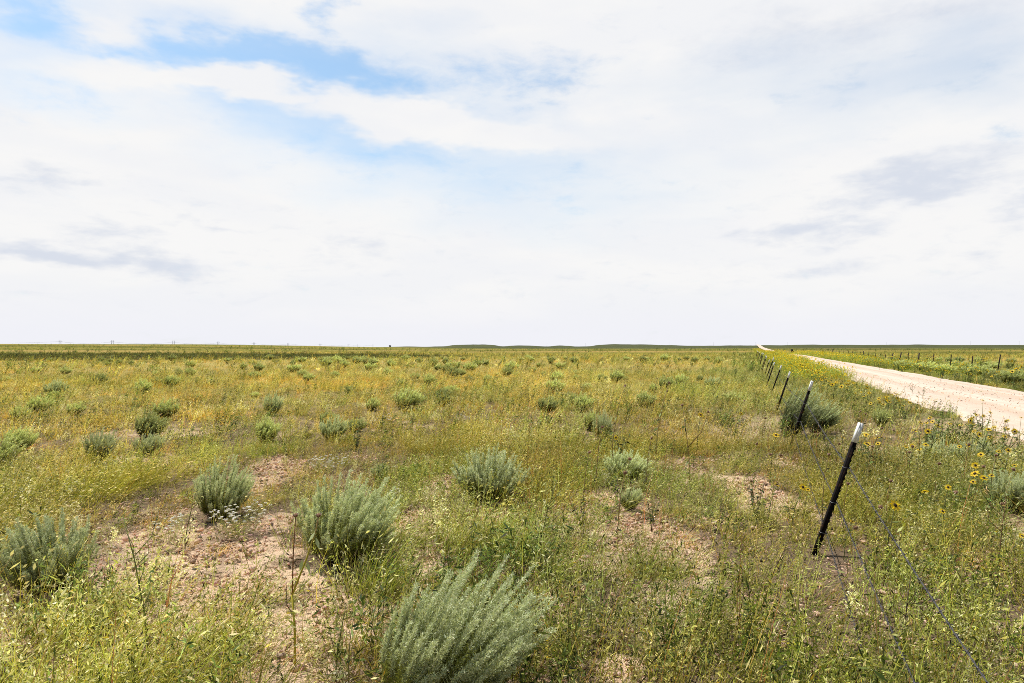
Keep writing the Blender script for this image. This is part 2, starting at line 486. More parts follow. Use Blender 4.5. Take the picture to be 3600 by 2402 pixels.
def sage_meshes(n, h, rad, lean, dens=1.0, coarse=1.0, spread=1.0):
    """returns (foliage, stems) builders of a sand sagebrush: wand-like shoots, thread leaves, pale tips"""
    fo, st = MB(), MB()
    a = R.uniform(0, 2 * pi, n); rr = np.sqrt(R.uniform(0, 1, n))
    out = np.stack([np.cos(a) * rr, np.sin(a) * rr, 0 * a], 1)
    base = out * rad * 0.24
    up = np.array([0, 0, 1.0])
    d0 = norm(out * 0.75 * spread + up + np.array(lean) * 0.6 + R.normal(size=(n, 3)) * 0.07)
    bend = np.array(lean) * 0.55 - out * 0.12 * spread + up * 0.05 + R.normal(size=(n, 3)) * 0.04
    lob = 1 + 0.22 * np.sin(a * 2 + R.uniform(0, 6)) + 0.12 * np.sin(a * 5 + R.uniform(0, 6))
    L = h * (1.05 - 0.26 * rr * lob) * R.uniform(0.5, 1.15, n) * (0.85 + .15 * lob)
    P = curves(base, d0, bend, L, 5)
    w = np.linspace(1, 0.35, 5)[None] * R.uniform(0.002, 0.0035, n)[:, None] * coarse
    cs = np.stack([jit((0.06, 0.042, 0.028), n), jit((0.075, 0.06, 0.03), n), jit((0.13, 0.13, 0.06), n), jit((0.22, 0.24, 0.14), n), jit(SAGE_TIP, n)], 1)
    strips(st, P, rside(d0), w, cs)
    # woody crown
    for k in range(9):
        ang = R.uniform(0, 2 * pi); q0 = np.array([cos(ang), sin(ang), 0]) * rad * 0.10
        q1 = np.array([cos(ang), sin(ang), 0]) * rad * 0.4 + np.array([lean[0] * .2, 0, h * 0.35])
        tube(st, [q0 - [0, 0, .03], (q0 + q1) / 2 + R.normal(size=3) * 0.01, q1], [0.010, 0.007, 0.003], (0.055, 0.038, 0.028), 5)
    # thread leaves along the shoot
    m = int(n * 75 * dens / coarse ** 1.3)
    s = R.integers(0, n, m); t = R.uniform(0.34, 0.9, m) ** 0.95
    p, dr = at_t(base[s], d0[s], bend[s], L[s], t)
    dl = norm(dr * 0.9 + R.normal(size=(m, 3)) * 0.55)
    tt = t[:, None]
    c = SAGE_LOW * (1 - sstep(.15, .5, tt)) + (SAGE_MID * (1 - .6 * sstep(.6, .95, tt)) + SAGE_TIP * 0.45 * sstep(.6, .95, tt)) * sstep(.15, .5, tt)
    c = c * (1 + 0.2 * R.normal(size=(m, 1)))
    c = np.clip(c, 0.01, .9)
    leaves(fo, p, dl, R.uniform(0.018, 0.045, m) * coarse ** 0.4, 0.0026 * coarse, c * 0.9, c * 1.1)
    # dense pale plume at the tip
    m = int(n * 95 * dens / coarse ** 1.3)
    s = R.integers(0, n, m); t = 1 - 0.32 * R.uniform(0, 1, m) ** 1.1
    p, dr = at_t(base[s], d0[s], bend[s], L[s], t)
    p = p + R.normal(size=(m, 3)) * 0.004
    dl = norm(dr * 1.0 + R.normal(size=(m, 3)) * 0.62)
    c = jit(SAGE_TIP, m, 0.16, 0.03) * (0.42 + 0.58 * sstep(0.68, 0.93, t))[:, None] * R.uniform(.6, 1.2, n)[s][:, None]
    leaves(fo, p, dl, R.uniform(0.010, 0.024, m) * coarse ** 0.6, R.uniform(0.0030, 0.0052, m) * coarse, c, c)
    return fo, st

SAGE_LIB = {}
def sage_lib(key, count, **kw):
    L = []
    for i in range(count):
        f, s = sage_meshes(**kw)
        if key == 'wind': f.c = [c * np.array([.50, .52, .44]) for c in f.c]
        if key in ('mid', 'far'):
            f.c = [c * np.array([.80, .80, 0.56]) for c in f.c]
        L.append((f.mesh('foliage', M_FOLM if key in ('mid', 'far') else M_FOL), s.mesh('stems', M_STEM)))
    SAGE_LIB[key] = L
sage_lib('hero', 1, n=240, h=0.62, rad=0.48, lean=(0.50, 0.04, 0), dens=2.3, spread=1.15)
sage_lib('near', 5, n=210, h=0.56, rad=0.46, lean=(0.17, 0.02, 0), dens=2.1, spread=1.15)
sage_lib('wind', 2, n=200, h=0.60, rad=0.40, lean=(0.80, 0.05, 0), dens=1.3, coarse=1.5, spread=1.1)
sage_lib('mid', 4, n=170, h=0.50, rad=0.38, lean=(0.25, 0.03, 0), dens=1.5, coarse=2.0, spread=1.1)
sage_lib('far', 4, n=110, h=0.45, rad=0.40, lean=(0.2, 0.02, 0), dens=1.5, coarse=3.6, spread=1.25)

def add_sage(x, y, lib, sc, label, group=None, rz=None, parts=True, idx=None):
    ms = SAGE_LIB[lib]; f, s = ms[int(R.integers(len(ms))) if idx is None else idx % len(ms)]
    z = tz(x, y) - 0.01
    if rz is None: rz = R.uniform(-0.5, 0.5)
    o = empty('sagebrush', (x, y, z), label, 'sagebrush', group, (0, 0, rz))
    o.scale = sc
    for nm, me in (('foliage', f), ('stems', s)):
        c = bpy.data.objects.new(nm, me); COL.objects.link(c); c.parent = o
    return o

SAGES = []   # (x, y, radius) for keeping other things clear
def sage_px(px, base, width, top, lib, label, group=None, rz=None, idx=None, tall=1.0):
    x, y = gp(px, base)
    hh = (base - top) / F * y; ww = width / F * y
    h0 = {'hero': .6, 'near': .55, 'wind': .6, 'mid': .5, 'far': .46}[lib]
    w0 = {'hero': .85, 'near': .72, 'wind': .85, 'mid': .75, 'far': .78}[lib]
    SAGES.append((x, y, ww * 0.4))
    return add_sage(x, y, lib, (ww / w0, ww / w0, hh / h0 * tall), label, group, rz, idx=idx)

sage_px(1490, 2520, 640, 2020, 'hero', 'large pale sagebrush with wind-combed plumes at the bottom edge, nearest of all', rz=0.0)
sage_px(1200, 1990, 370, 1712, 'near', 'rounded grey-green sagebrush beside the tall yellow dry stalk', rz=0.1, idx=0)
sage_px(775, 1815, 215, 1622, 'near', 'upright sagebrush with dark base above white flowers at left', rz=-0.2, idx=1)
sage_px(185, 2075, 350, 1815, 'near', 'wide sagebrush with black shaded base at the left edge', rz=2.6, idx=2)
sage_px(1715, 1755, 280, 1595, 'near', 'broad sagebrush in the middle behind the rounded one', rz=1.2, idx=3)
sage_px(2190, 1690, 170, 1592, 'near', 'loose sagebrush with thin shoots right of the broad middle one', rz=0.3, idx=0)
sage_px(2770, 1532, 180, 1362, 'wind', 'windblown sagebrush with dark stems caught between the second and third posts', rz=0.1, idx=0)
sage_px(2862, 1522, 150, 1418, 'wind', 'lower windblown sagebrush just right of the second fence post', rz=0.3, idx=1)
sage_px(2500, 1366, 62, 1320, 'near', 'small round dark sagebrush standing alone left of the fence posts', idx=2, rz=0)
sage_px(2570, 1415, 84, 1376, 'mid', 'low rounded sagebrush in the grass near the fence')
sage_px(2265, 1432, 90, 1378, 'mid', 'mid-sized sagebrush among the dry seed stalks')
sage_px(1425, 1440, 140, 1366, 'mid', 'spreading olive sagebrush in the mid pasture behind yellow flowers')
sage_px(955, 1462, 74, 1388, 'near', 'narrow upright sagebrush with a dark foot in the left pasture', idx=1)
sage_px(190, 1392, 80, 1338, 'near', 'forked sagebrush with a dark gap in the far left pasture', idx=3)
sage_px(62, 1478, 80, 1425, 'mid', 'dark-footed sagebrush near the left edge of the pasture')
sage_px(262, 1456, 80, 1408, 'mid', 'short sagebrush with shaded foot right of the dark-footed one')
sage_px(345, 1628, 110, 1520, 'near', 'sagebrush with brown shaded base beside the lone left sunflower', idx=0)
sage_px(515, 1600, 110, 1520, 'near', 'pale double sagebrush right of the lone left sunflower', idx=2)
sage_px(1165, 1552, 110, 1478, 'near', 'faint grey sagebrush behind the white flower patch', idx=3)
sage_px(2115, 1545, 80, 1452, 'near', 'sagebrush with reddish shaded foot above the bare sand strip', idx=1)
sage_px(2210, 1800, 90, 1720, 'near', 'thin sagebrush shoots amid green weeds right of centre', idx=2)
sage_px(1330, 1690, 70, 1640, 'near', 'small pale sagebrush tuft behind the rounded grey-green one', idx=3)
sage_px(3095, 1502, 75, 1442, 'mid', 'sagebrush behind the white tip of the nearest post')
sage_px(3258, 1575, 115, 1508, 'wind', 'dense sagebrush between the nearest post and the road', idx=0)
sage_px(3300, 1625, 150, 1548, 'near', 'whitish sagebrush with spiky tips below the dense one', idx=0)
sage_px(3430, 1630, 170, 1548, 'near', 'second whitish spiky sagebrush nearer the road', idx=1)
sage_px(3545, 1790, 180, 1640, 'near', 'silvery sagebrush at the right edge of the verge', idx=2)
for i, (px, b, w, t) in enumerate([(3174, 1300, 90, 1270), (3250, 1308, 110, 1276), (3312, 1316, 100, 1284), (3358, 1296, 70, 1272), (3423, 1325, 130, 1288),
                      (3490, 1338, 110, 1304), (3548, 1352, 120, 1306), (3004, 1268, 60, 1250), (3045, 1282, 60, 1262), (2915, 1252, 40, 1240),
                      (3110, 1285, 60, 1265), (3470, 1300, 80, 1275), (3590, 1345, 100, 1305), (3390, 1300, 60, 1276), (2960, 1262, 50, 1246)]):
    sage_px(px, b, w, t, 'mid', 'silvery sagebrush in the row along the far road verge', 'sagebrush beyond the road', tall=1.1)

def near_sage(x, y, k=1.0):
    m = np.zeros(len(x), bool)
    for sx, sy, r in SAGES:
        m |= np.hypot(x - sx, y - sy) < r * k
    return m

def wedge(n, r0, r1, amax=43.0):
    r = np.sqrt(R.uniform(r0 ** 2, r1 ** 2, n)); a = np.radians(R.uniform(-amax, amax, n))
    return r * np.sin(a), r * np.cos(a)

# scattered pasture sagebrush, each its own thing
cnt = 0
def scatter_sage(n, r0, r1, lib, label, group, s0, s1):
    x, y = wedge(n * 6, r0, r1, 39)
    keep = fbm(x / 9, y / 9, 81, 3) > 0.47
    u = road_u(x, y); keep &= ~((u > FENCE_L - 0.7) & (u < FENCE_R + 1))
    x, y = x[keep], y[keep]; k = 0
    for a, b in zip(x, y):
        if k >= n: break
        if any(np.hypot(a - sx, b - sy) < r + 0.45 for sx, sy, r in SAGES): continue
        s = R.uniform(s0, s1); SAGES.append((a, b, 0.3 * s))
        add_sage(a, b, lib, (s * R.uniform(.85, 1.25), s * R.uniform(.85, 1.25), s * R.uniform(.8, 1.1)), label, group); k += 1
scatter_sage(16, 11, 22, 'mid', 'small grey-green sagebrush poking out of the middle pasture grass', 'sagebrush in the middle pasture', 0.55, 0.95)
scatter_sage(55, 22, 45, 'mid', 'small grey-green sagebrush dotted over the open pasture', 'sagebrush in the open pasture', 0.5, 1.2)
scatter_sage(105, 45, 95, 'far', 'distant pale sagebrush speck in the far pasture', 'sagebrush in the far pasture', 0.9, 1.7)

# ------------------------------------------------------------------ tuft library (hidden sources for the uncountable cover)
TUFT = {}
def lib(key, builders):
    c = bpy.data.collections.new('tuft_' + key)
    for i, mb in enumerate(builders):
        o = mb.obj('tuft_%s_%02d' % (key, i), M_TUFT, link=False); c.objects.link(o)
    TUFT[key] = (c, len(builders))

UP = np.array([0, 0, 1.0])
def tuft_grass(n, h, rad, w, c0, c1, lean=0.25, heads=0.0, hc=(0.64, 0.55, 0.31), k=4, spread=0.6, droop=0.25, hl=0.026):
    mb = MB()
    a = R.uniform(0, 2 * pi, n); q = np.sqrt(R.uniform(0, 1, n))
    out = np.stack([np.cos(a) * q, np.sin(a) * q, 0 * a], 1)
    base = out * rad
    base[:, 2] = -0.01
    ln = np.array([lean, 0.02, 0])
    d0 = norm(out * spread + UP + ln * 0.5 + R.normal(size=(n, 3)) * 0.15)
    bend = out * 0.25 + ln * 0.5 - UP * droop * R.uniform(0.2, 1.4, (n, 1)) + R.normal(size=(n, 3)) * 0.1
    L = h * R.uniform(0.4, 1.1, n)
    P = curves(base, d0, bend, L, k)
    prof = np.linspace(1, 0.2, k)[None]
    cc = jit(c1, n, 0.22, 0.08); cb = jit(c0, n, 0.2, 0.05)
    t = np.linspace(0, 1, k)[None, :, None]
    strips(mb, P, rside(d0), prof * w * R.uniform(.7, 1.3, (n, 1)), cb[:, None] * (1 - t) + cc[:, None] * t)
    if heads:
        m = int(n * heads); s = R.integers(0, n, m)
        p, dr = at_t(base[s], d0[s], bend[s], L[s] * 1.05, np.ones(m))
        # stalk
        dl = norm(dr * 0.7 + R.normal(size=(m, 3)) * 0.5 + np.array([0.7, 0, 0.1]))
        leaves(mb, p, dl, R.uniform(.6, 1.2, m) * hl, R.uniform(.7, 1.2, m) * hl * 0.24, jit(hc, m, .15), jit(hc, m, .15))
    return mb

def tuft_weed(nst, h, rad, lv, L, W, cols, lean=0.2, sw=0.0025, stc=(0.20, 0.20, 0.06), branch=0.03, up=0.5, t0=0.15):
    """leafy stems; cols = list of (colour, weight)"""
    mb = MB()
    a = R.uniform(0, 2 * pi, nst); q = np.sqrt(R.uniform(0, 1, nst))
    out = np.stack([np.cos(a) * q, np.sin(a) * q, 0 * a], 1)
    base = out * rad; base[:, 2] = -0.01
    ln = np.array([lean, 0.02, 0])
    d0 = norm(out * 0.5 + UP + ln * 0.5 + R.normal(size=(nst, 3)) * 0.14)
    bend = ln * 0.4 + R.normal(size=(nst, 3)) * 0.1 - out * 0.1
    LL = h * R.uniform(0.5, 1.1, nst)
    P = curves(base, d0, bend, LL, 4)
    c = np.repeat(jit(stc, nst, .25, .1)[:, None], 4, 1)
    strips(mb, P, rside(d0), np.linspace(1, .4, 4)[None] * sw * np.ones((nst, 1)), c)
    m = nst * lv
    s = np.repeat(np.arange(nst), lv); t = R.uniform(t0, 1.0, m)
    p, dr = at_t(base[s], d0[s], bend[s], LL[s], t)
    off = R.normal(size=(m, 3)); off[:, 2] = np.abs(off[:, 2])
    p = p + off * branch * (1.1 - t)[:, None]
    dl = norm(dr * up + R.normal(size=(m, 3)) * 0.7)
    wts = np.array([x[1] for x in cols], float); wts /= wts.sum()
    pick = R.choice(len(cols), m, p=wts)
    base_c = np.array([x[0] for x in cols])[pick]
    cc = np.clip(base_c * (1 + 0.25 * R.normal(size=(m, 1))), 0.01, 0.9)
    leaves(mb, p, dl, L * R.uniform(.6, 1.4, m), W * R.uniform(.7, 1.3, m), cc * .85, cc)
    return mb

GRN0, GRN1 = (0.045, 0.045, 0.012), (0.19, 0.195, 0.036)  # GRN0: blade feet kept dark, painting in the shade between plants
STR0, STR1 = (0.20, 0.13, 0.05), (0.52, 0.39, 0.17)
WC = [((0.15, 0.165, 0.04), 4), ((0.32, 0.315, 0.125), 3), ((0.62, 0.56, 0.35), 2.6), ((0.52, 0.36, 0.05), 0.5), ((0.055, 0.068, 0.018), 4.5)]
PALE = [((0.42, 0.43, 0.27), 3), ((0.60, 0.57, 0.40), 3), ((0.25, 0.27, 0.12), 2), ((0.12, 0.12, 0.05), 1)]
GREY = [((0.24, 0.19, 0.17), 3), ((0.36, 0.29, 0.25), 2), ((0.13, 0.09, 0.075), 3)]
DARK = [((0.045, 0.075, 0.022), 4), ((0.085, 0.12, 0.035), 3), ((0.16, 0.19, 0.06), 1)]

def build_lib(suffix, k, cnt):
    """k = coarseness: fewer, wider elements for plants farther away"""
    nn = lambda n: max(5, int(n / k ** 1.15))
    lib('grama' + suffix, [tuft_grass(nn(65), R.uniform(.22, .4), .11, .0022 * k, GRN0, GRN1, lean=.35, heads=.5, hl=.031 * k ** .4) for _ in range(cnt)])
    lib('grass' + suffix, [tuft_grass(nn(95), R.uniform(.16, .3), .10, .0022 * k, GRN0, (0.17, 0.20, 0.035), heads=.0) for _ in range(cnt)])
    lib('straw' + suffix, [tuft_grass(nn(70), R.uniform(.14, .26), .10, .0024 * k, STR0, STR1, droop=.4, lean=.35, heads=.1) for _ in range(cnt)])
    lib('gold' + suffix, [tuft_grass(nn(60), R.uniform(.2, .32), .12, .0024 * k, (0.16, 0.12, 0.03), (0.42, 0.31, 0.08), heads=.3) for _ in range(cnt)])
    lib('weed' + suffix, [tuft_weed(nn(8), R.uniform(.28, .52), .10, 40, .018 * k ** .5, .0042 * k ** .5, WC, sw=.0026 * k, lean=.3) for _ in range(cnt)])
    lib('pale' + suffix, [tuft_weed(nn(8), R.uniform(.16, .28), .09, 38, .013 * k ** .5, .0062 * k ** .5, PALE, sw=.0024 * k, stc=(.3, .28, .17)) for _ in range(cnt)])
    lib('dark' + suffix, [tuft_weed(nn(5), R.uniform(.25, .5), .09, 22, .032 * k ** .5, .0075 * k ** .5, DARK, sw=.003 * k, stc=(.07, .06, .03), up=.1) for _ in range(cnt)])
    lib('litter' + suffix, [tuft_grass(nn(80), R.uniform(.05, .10), .12, .0028 * k, (0.10, 0.07, 0.055), (0.30, 0.23, 0.19), spread=1.6, droop=.5, lean=.1) for _ in range(cnt)])
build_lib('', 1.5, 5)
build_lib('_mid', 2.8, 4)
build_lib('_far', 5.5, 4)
lib('stalk', [tuft_weed(3, R.uniform(.4, .62), .07, 16, .022, .0042, WC, sw=.0036, lean=.3, stc=[(0.16, 0.15, 0.04), (0.20, 0.10, 0.05), (0.36, 0.28, 0.12)][i % 3], branch=.025) for i in range(6)])
lib('stalk_mid', [tuft_weed(3, R.uniform(.4, .62), .09, 10, .035, .008, WC, sw=.008, lean=.3, stc=[(0.14, 0.14, 0.035), (0.20, 0.12, 0.05), (0.36, 0.28, 0.12)][i % 3], branch=.03) for i in range(6)])
# loose straw and twigs lying on the sand
def debris():
    mb = MB(); n = 26
    p = np.column_stack([R.normal(size=(n, 2)) * 0.11, R.uniform(0.0, 0.012, n)])
    a = R.uniform(0, 2 * pi, n); d = np.column_stack([np.cos(a), np.sin(a), R.normal(size=n) * .12])
    c = np.array([(0.16, 0.10, 0.07), (0.42, 0.32, 0.18), (0.26, 0.17, 0.11), (0.09, 0.06, 0.045)])[R.integers(0, 4, n)]
    leaves(mb, p, norm(d), R.uniform(.03, .11, n), R.uniform(.003, .007, n), c, c, side=norm(np.cross(d, UP + R.normal(size=(n, 3)) * .3)))
    for k in range(13):
        r = R.uniform(.004, .018)
        ball(mb, (R.normal() * .12, R.normal() * .12, r * .4), r * R.uniform(.8, 1.5), r, r * .8, jit((0.30, 0.235, 0.18) if k % 3 else (0.13, 0.095, 0.07), 1)[0], 6, 4, 0.18)
    return mb
lib('debris', [debris() for _ in range(6)])
def blossoms(k, n):
    mb = MB()
    p = np.column_stack([R.normal(size=(n, 2)) * 0.22, R.uniform(.18, .55, n)])
    d = norm(R.normal(size=(n, 3)) + UP * .5)
    c = jit((0.72, 0.50, 0.02), n, .12, .03)
    leaves(mb, p, d, .05 * k, .045 * k, c, c, mid=.5)
    g = 26; q = np.column_stack([R.normal(size=(g, 2)) * .16, np.full(g, -.02)])
    dd = norm(UP + R.normal(size=(g, 3)) * .25)
    P = curves(q, dd, np.zeros((g, 3)), R.uniform(.25, .5, g), 3)
    strips(mb, P, rside(dd), np.ones((g, 3)) * .007 * k, np.repeat(jit((0.10, 0.13, 0.025), g)[:, None], 3, 1))
    m = 60; q = np.column_stack([R.normal(size=(m, 2)) * .2, R.uniform(.05, .5, m)])
    c = jit((0.12, 0.15, 0.03), m, .25)
    leaves(mb, q, norm(R.normal(size=(m, 3))), .05 * k, .02 * k, c, c)
    return mb
lib('blossom', [blossoms(1.2, 14) for _ in range(4)])
lib('pebble', [(lambda mb: (ball(mb, (0, 0, .004), .014, .011, .008, (0.34, 0.25, 0.20), 7, 4, .12), mb)[1])(MB()) for _ in range(4)])

def cover(name, key, x, y, s, tint, label, cat, rz=0.9, zoff=0.0):
    """one uncountable plant cover: an instance of a tuft at every point"""
    c, nvar = TUFT[key]
    n = len(x)
    me = bpy.data.meshes.new(name)
    me.vertices.add(n)
    z = terrain(x, y) + zoff
    me.vertices.foreach_set('co', np.column_stack([x, y, z]).astype(np.float32).ravel())
    def at(nm, typ, dom, arr, f):
        a = me.attributes.new(nm, typ, dom); a.data.foreach_set(f, arr.ravel())
    at('idx', 'INT', 'POINT', R.integers(0, nvar, n).astype(np.int32), 'value')
    rot = np.column_stack([R.normal(size=n) * .06, R.normal(size=n) * .06, R.uniform(-rz, rz, n)]).astype(np.float32)
    at('rot', 'FLOAT_VECTOR', 'POINT', rot, 'vector')
    sc = np.column_stack([s * R.uniform(.85, 1.2, n), s * R.uniform(.85, 1.2, n), s * R.uniform(.8, 1.2, n)]).astype(np.float32)
    at('scl', 'FLOAT_VECTOR', 'POINT', sc, 'vector')
    at('tint', 'FLOAT_COLOR', 'POINT', np.hstack([tint, np.ones((n, 1))]).astype(np.float32), 'color')
    o = bpy.data.objects.new(name, me); COL.objects.link(o)
    g = bpy.data.node_groups.new(name, 'GeometryNodeTree')
    g.interface.new_socket('Geometry', in_out='INPUT', socket_type='NodeSocketGeometry')
    g.interface.new_socket('Geometry', in_out='OUTPUT', socket_type='NodeSocketGeometry')
    N = g.nodes
    gi = N.new('NodeGroupInput'); go = N.new('NodeGroupOutput')
    ci = N.new('GeometryNodeCollectionInfo'); ci.inputs['Collection'].default_value = c
    ci.inputs['Separate Children'].default_value = True; ci.inputs['Reset Children'].default_value = True
    ip = N.new('GeometryNodeInstanceOnPoints'); ip.inputs['Pick Instance'].default_value = True
    def na(nm, typ):
        a = N.new('GeometryNodeInputNamedAttribute'); a.data_type = typ; a.inputs['Name'].default_value = nm
        return a.outputs[0]
    L = g.links
    L.new(gi.outputs[0], ip.inputs['Points']); L.new(ci.outputs[0], ip.inputs['Instance'])
    L.new(na('idx', 'INT'), ip.inputs['Instance Index'])
    L.new(na('rot', 'FLOAT_VECTOR'), ip.inputs['Rotation']); L.new(na('scl', 'FLOAT_VECTOR'), ip.inputs['Scale'])
    L.new(ip.outputs[0], go.inputs[0])
    md = o.modifiers.new('cover', 'NODES'); md.node_group = g
    return tag(o, label, cat, kind='stuff')

def tints(x, y, base=(1, 1, 1), g_amt=0.5, v=0.26):
    n = len(x); g = green(x, y)[:, None]
    warm = np.array([1.13, 1.02, 0.86]); cool = np.array([0.70, 0.79, 0.63])
    t = (warm * (1 - g) + cool * g) * g_amt + (1 - g_amt)
    t = t * np.array(base) * (1 + v * R.normal(size=(n, 1)))
    x = np.asarray(x); y = np.asarray(y)
    k = sstep(.45, .68, fbm(x / 1.7 + 3, y / 2.6, 92, 3))[:, None] * g_amt          # burnt orange patches
    t = t * (1 - k) + t * np.array([1.24, .95, .68]) * k * .75 + t * k * .25
    k = sstep(.50, .68, fbm(x / 1.3 + 9, y / 1.9, 93, 3))[:, None] * g_amt          # fresh green patches
    t = t * (1 - k) + t * np.array([.80, .93, .72]) * k
    patch = 0.62 + 0.84 * fbm(x / 2.2, y / 3.2, 91, 3)[:, None]
    return np.clip(t * patch, 0.2, 1.8)

def scatter(dens, r0, r1, p, amax=43.0):
    area = radians(2 * amax) / 2 * (r1 ** 2 - r0 ** 2)
    x, y = wedge(int(dens * area), r0, r1, amax)
    u = road_u(x, y)
    k = R.uniform(0, 1, len(x)) < np.clip(p(x, y), 0, 1)
    edge = 0.35 * (fbm(y * 1.1, u * 0, 95, 2) - .5)
    k &= ~((u > ROAD0 + edge) & (u < ROAD1 + edge))
    return x[k], y[k]

def clump(x, y, s, sc, a, b):
    return sstep(a, b, fbm(x / sc, y / sc, s, 3))

NEAR, MID, FAR = (1.9, 12.0), (12.0, 42.0), (42.0, 190.0)
sz = lambda x, a=.75, b=1.25: R.uniform(a, b, len(x))
def on_verge(x, y):
    u = road_u(x, y); return sstep(FENCE_L, FENCE_L + 1.2, u) * (1 - sstep(ROAD0 - .2, ROAD0 + .2, u))
def far_verge(x, y):
    u = road_u(x, y); return sstep(ROAD1 - .3, ROAD1 + .1, u) * (1 - sstep(ROAD1 + 3.0, ROAD1 + 5.5, u))
def open_(x, y): return 1 - .93 * bare(x, y)

KINDS = [
 # name, key, near density, mid, far, probability, label
 ('prairie_grass', 'grama', 30, 7, 0.5, lambda x, y: open_(x, y) * (0.2 + .8 * clump(x, y, 101, 1.2, .40, .60)), 'short green grama grass with pale flag seedheads', 'grass'),
 ('green_grass', 'grass', 24, 7, 0.5, lambda x, y: open_(x, y) * (0.1 + .9 * clump(x, y, 103, 1.0, .46, .62)) * (.4 + .6 * green(x, y)), 'fine green grass growing in clumps over the pasture', 'grass'),
 ('dry_grass', 'straw', 22, 7, 0.6, lambda x, y: (.15 + .85 * open_(x, y)) * (0.08 + .92 * clump(x, y, 105, .9, .48, .64)) * (1.1 - .55 * green(x, y)), 'dry straw-coloured grass tangled between the green', 'grass'),
 ('golden_grass', 'gold', 16, 12, 1.0, lambda x, y: open_(x, y) * clump(x, y, 107, 2.2, .40, .60) * (1.15 - green(x, y)) * sstep(4, 11, y), 'golden seeding grass across the middle pasture', 'grass'),
 ('leafy_weeds', 'weed', 40, 8, 0.45, lambda x, y: (0.06 + .94 * open_(x, y)) * (0.2 + .8 * clump(x, y, 109, .9, .42, .60)), 'feathery yellow-green weeds with tiny leaves', 'weeds'),
 ('pale_herbs', 'pale', 18, 4, 0.2, lambda x, y: (0.1 + .9 * open_(x, y)) * clump(x, y, 111, .8, .48, .62) + .5 * on_verge(x, y) * clump(x, y, 119, .7, .4, .6), 'pale woolly grey-green herbs', 'herbs'),
 ('dark_weeds', 'dark', 16, 4, 0.35, lambda x, y: open_(x, y) * clump(x, y, 113, .7, .50, .64) * (.4 + .6 * green(x, y)) + .5 * on_verge(x, y) + .8 * far_verge(x, y), 'dark green broad-leaved weeds', 'weeds'),
 ('tall_stalks', 'stalk', 10, 2.2, 0.0, lambda x, y: (.25 + .75 * open_(x, y)) * (.3 + .7 * clump(x, y, 121, 1.5, .4, .6)), 'thin tall weed stalks standing above the grass', 'weeds'),
 ('plant_litter', 'litter', 24, 4, 0.0, lambda x, y: .2 + .8 * clump(x, y, 115, .6, .46, .60), 'grey-brown dead plant litter lying low on the sand', 'litter'),
]
for name, key, dn, dm, df, pf, label, cat in KINDS:
    for suf, (r0, r1), d, where in (('', NEAR, dn, 'in the foreground'), ('_mid', MID, dm, 'across the middle distance'), ('_far', FAR, df, 'toward the horizon')):
        if d <= 0: continue
        x, y = scatter(d, r0, r1, pf)
        kk = ~near_sage(x, y + .12, 1.3) if suf != '_far' else np.ones(len(x), bool)
        kk &= R.uniform(0, 1, len(x)) < .45 + .85 * sstep(.36, .60, fbm(x / 3.1, y / 4.5, 143, 3))
        kk &= ~((np.hypot((x - 2.38) * 1.3, (y - 5.2) * .8) < .42) & (R.uniform(0, 1, len(x)) < .85))
        x, y = x[kk], y[kk]
        s = sz(x, .7, 1.25) * (.62 + .76 * fbm(x / 2.4, y / 3.6, 141, 3))
        if suf == '_mid': s *= 1.0
        if suf == '_far': s *= 1.35
        if key in ('litter',): tn = tints(x, y, g_amt=.1)
        elif key == 'pale': tn = tints(x, y, g_amt=.25)
        else: tn = tints(x, y, g_amt=.75)
        vg = np.clip(on_verge(x, y) + far_verge(x, y), 0, 1)
        if key in ('dark', 'weed', 'grass'): s = s * (1 - .12 * vg); tn = tn * (1 - .45 * far_verge(x, y)[:, None] - .12 * on_verge(x, y)[:, None])
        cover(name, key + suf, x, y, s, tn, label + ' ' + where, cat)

x, y = scatter(34, 1.9, 11, lambda x, y: .25 + .75 * bare(x, y))
cover('ground_litter', 'debris', x, y, sz(x, .6, 1.3), np.ones((len(x), 3)), 'bits of straw, twig and clod strewn on bare sand', 'litter', rz=3.1, zoff=.004)

for nm, key, d, tn0 in (('far_scrub', 'dark_far', .012, (1.1, 1.1, .9)), ('far_scrub', 'grama_far', .05, (1.0, .98, .8))):
    x, y = scatter(d, 188, 520, lambda x, y: .25 + .75 * clump(x, y, 131, 25, .4, .6))
    cover(nm, key, x, y, sz(x, 1.6, 3.2), np.array(tn0) * (1 + .25 * R.normal(size=(len(x), 1))), 'low scrub breaking up the far plain', 'scrub')
# roadside yellow bloom in the distance
def verge_points(n, y0, y1, u0, u1):
    y = y0 + (y1 - y0) * R.uniform(0, 1, n) ** 1.0; u = R.uniform(u0, u1, n)
    return u + SL * y, y
xs, ys = [], []
for n, y0, y1, u0, u1 in ((330, 32, 70, ROAD0 - 2.6, ROAD0 + .1), (750, 60, 170, ROAD0 - 3.0, ROAD0 + .3), (650, 60, 175, ROAD1 - .1, ROAD1 + 3.2), (70, 30, 60, ROAD1 + .2, ROAD1 + 5), (300, 230, 420, ROAD0 - 4, ROAD0)):
    a, b = verge_points(n, y0, y1, u0, u1); xs.append(a); ys.append(b)
x = np.concatenate(xs); y = np.concatenate(ys)
cover('roadside_blossoms', 'blossom', x, y, sz(x, .8, 1.4) * (1 + .4 * sstep(40, 120, y)), 1 + .12 * R.normal(size=(len(x), 1)) * np.ones((1, 3)), 'massed yellow wildflowers lining the far road edges', 'wildflowers', rz=3.1)
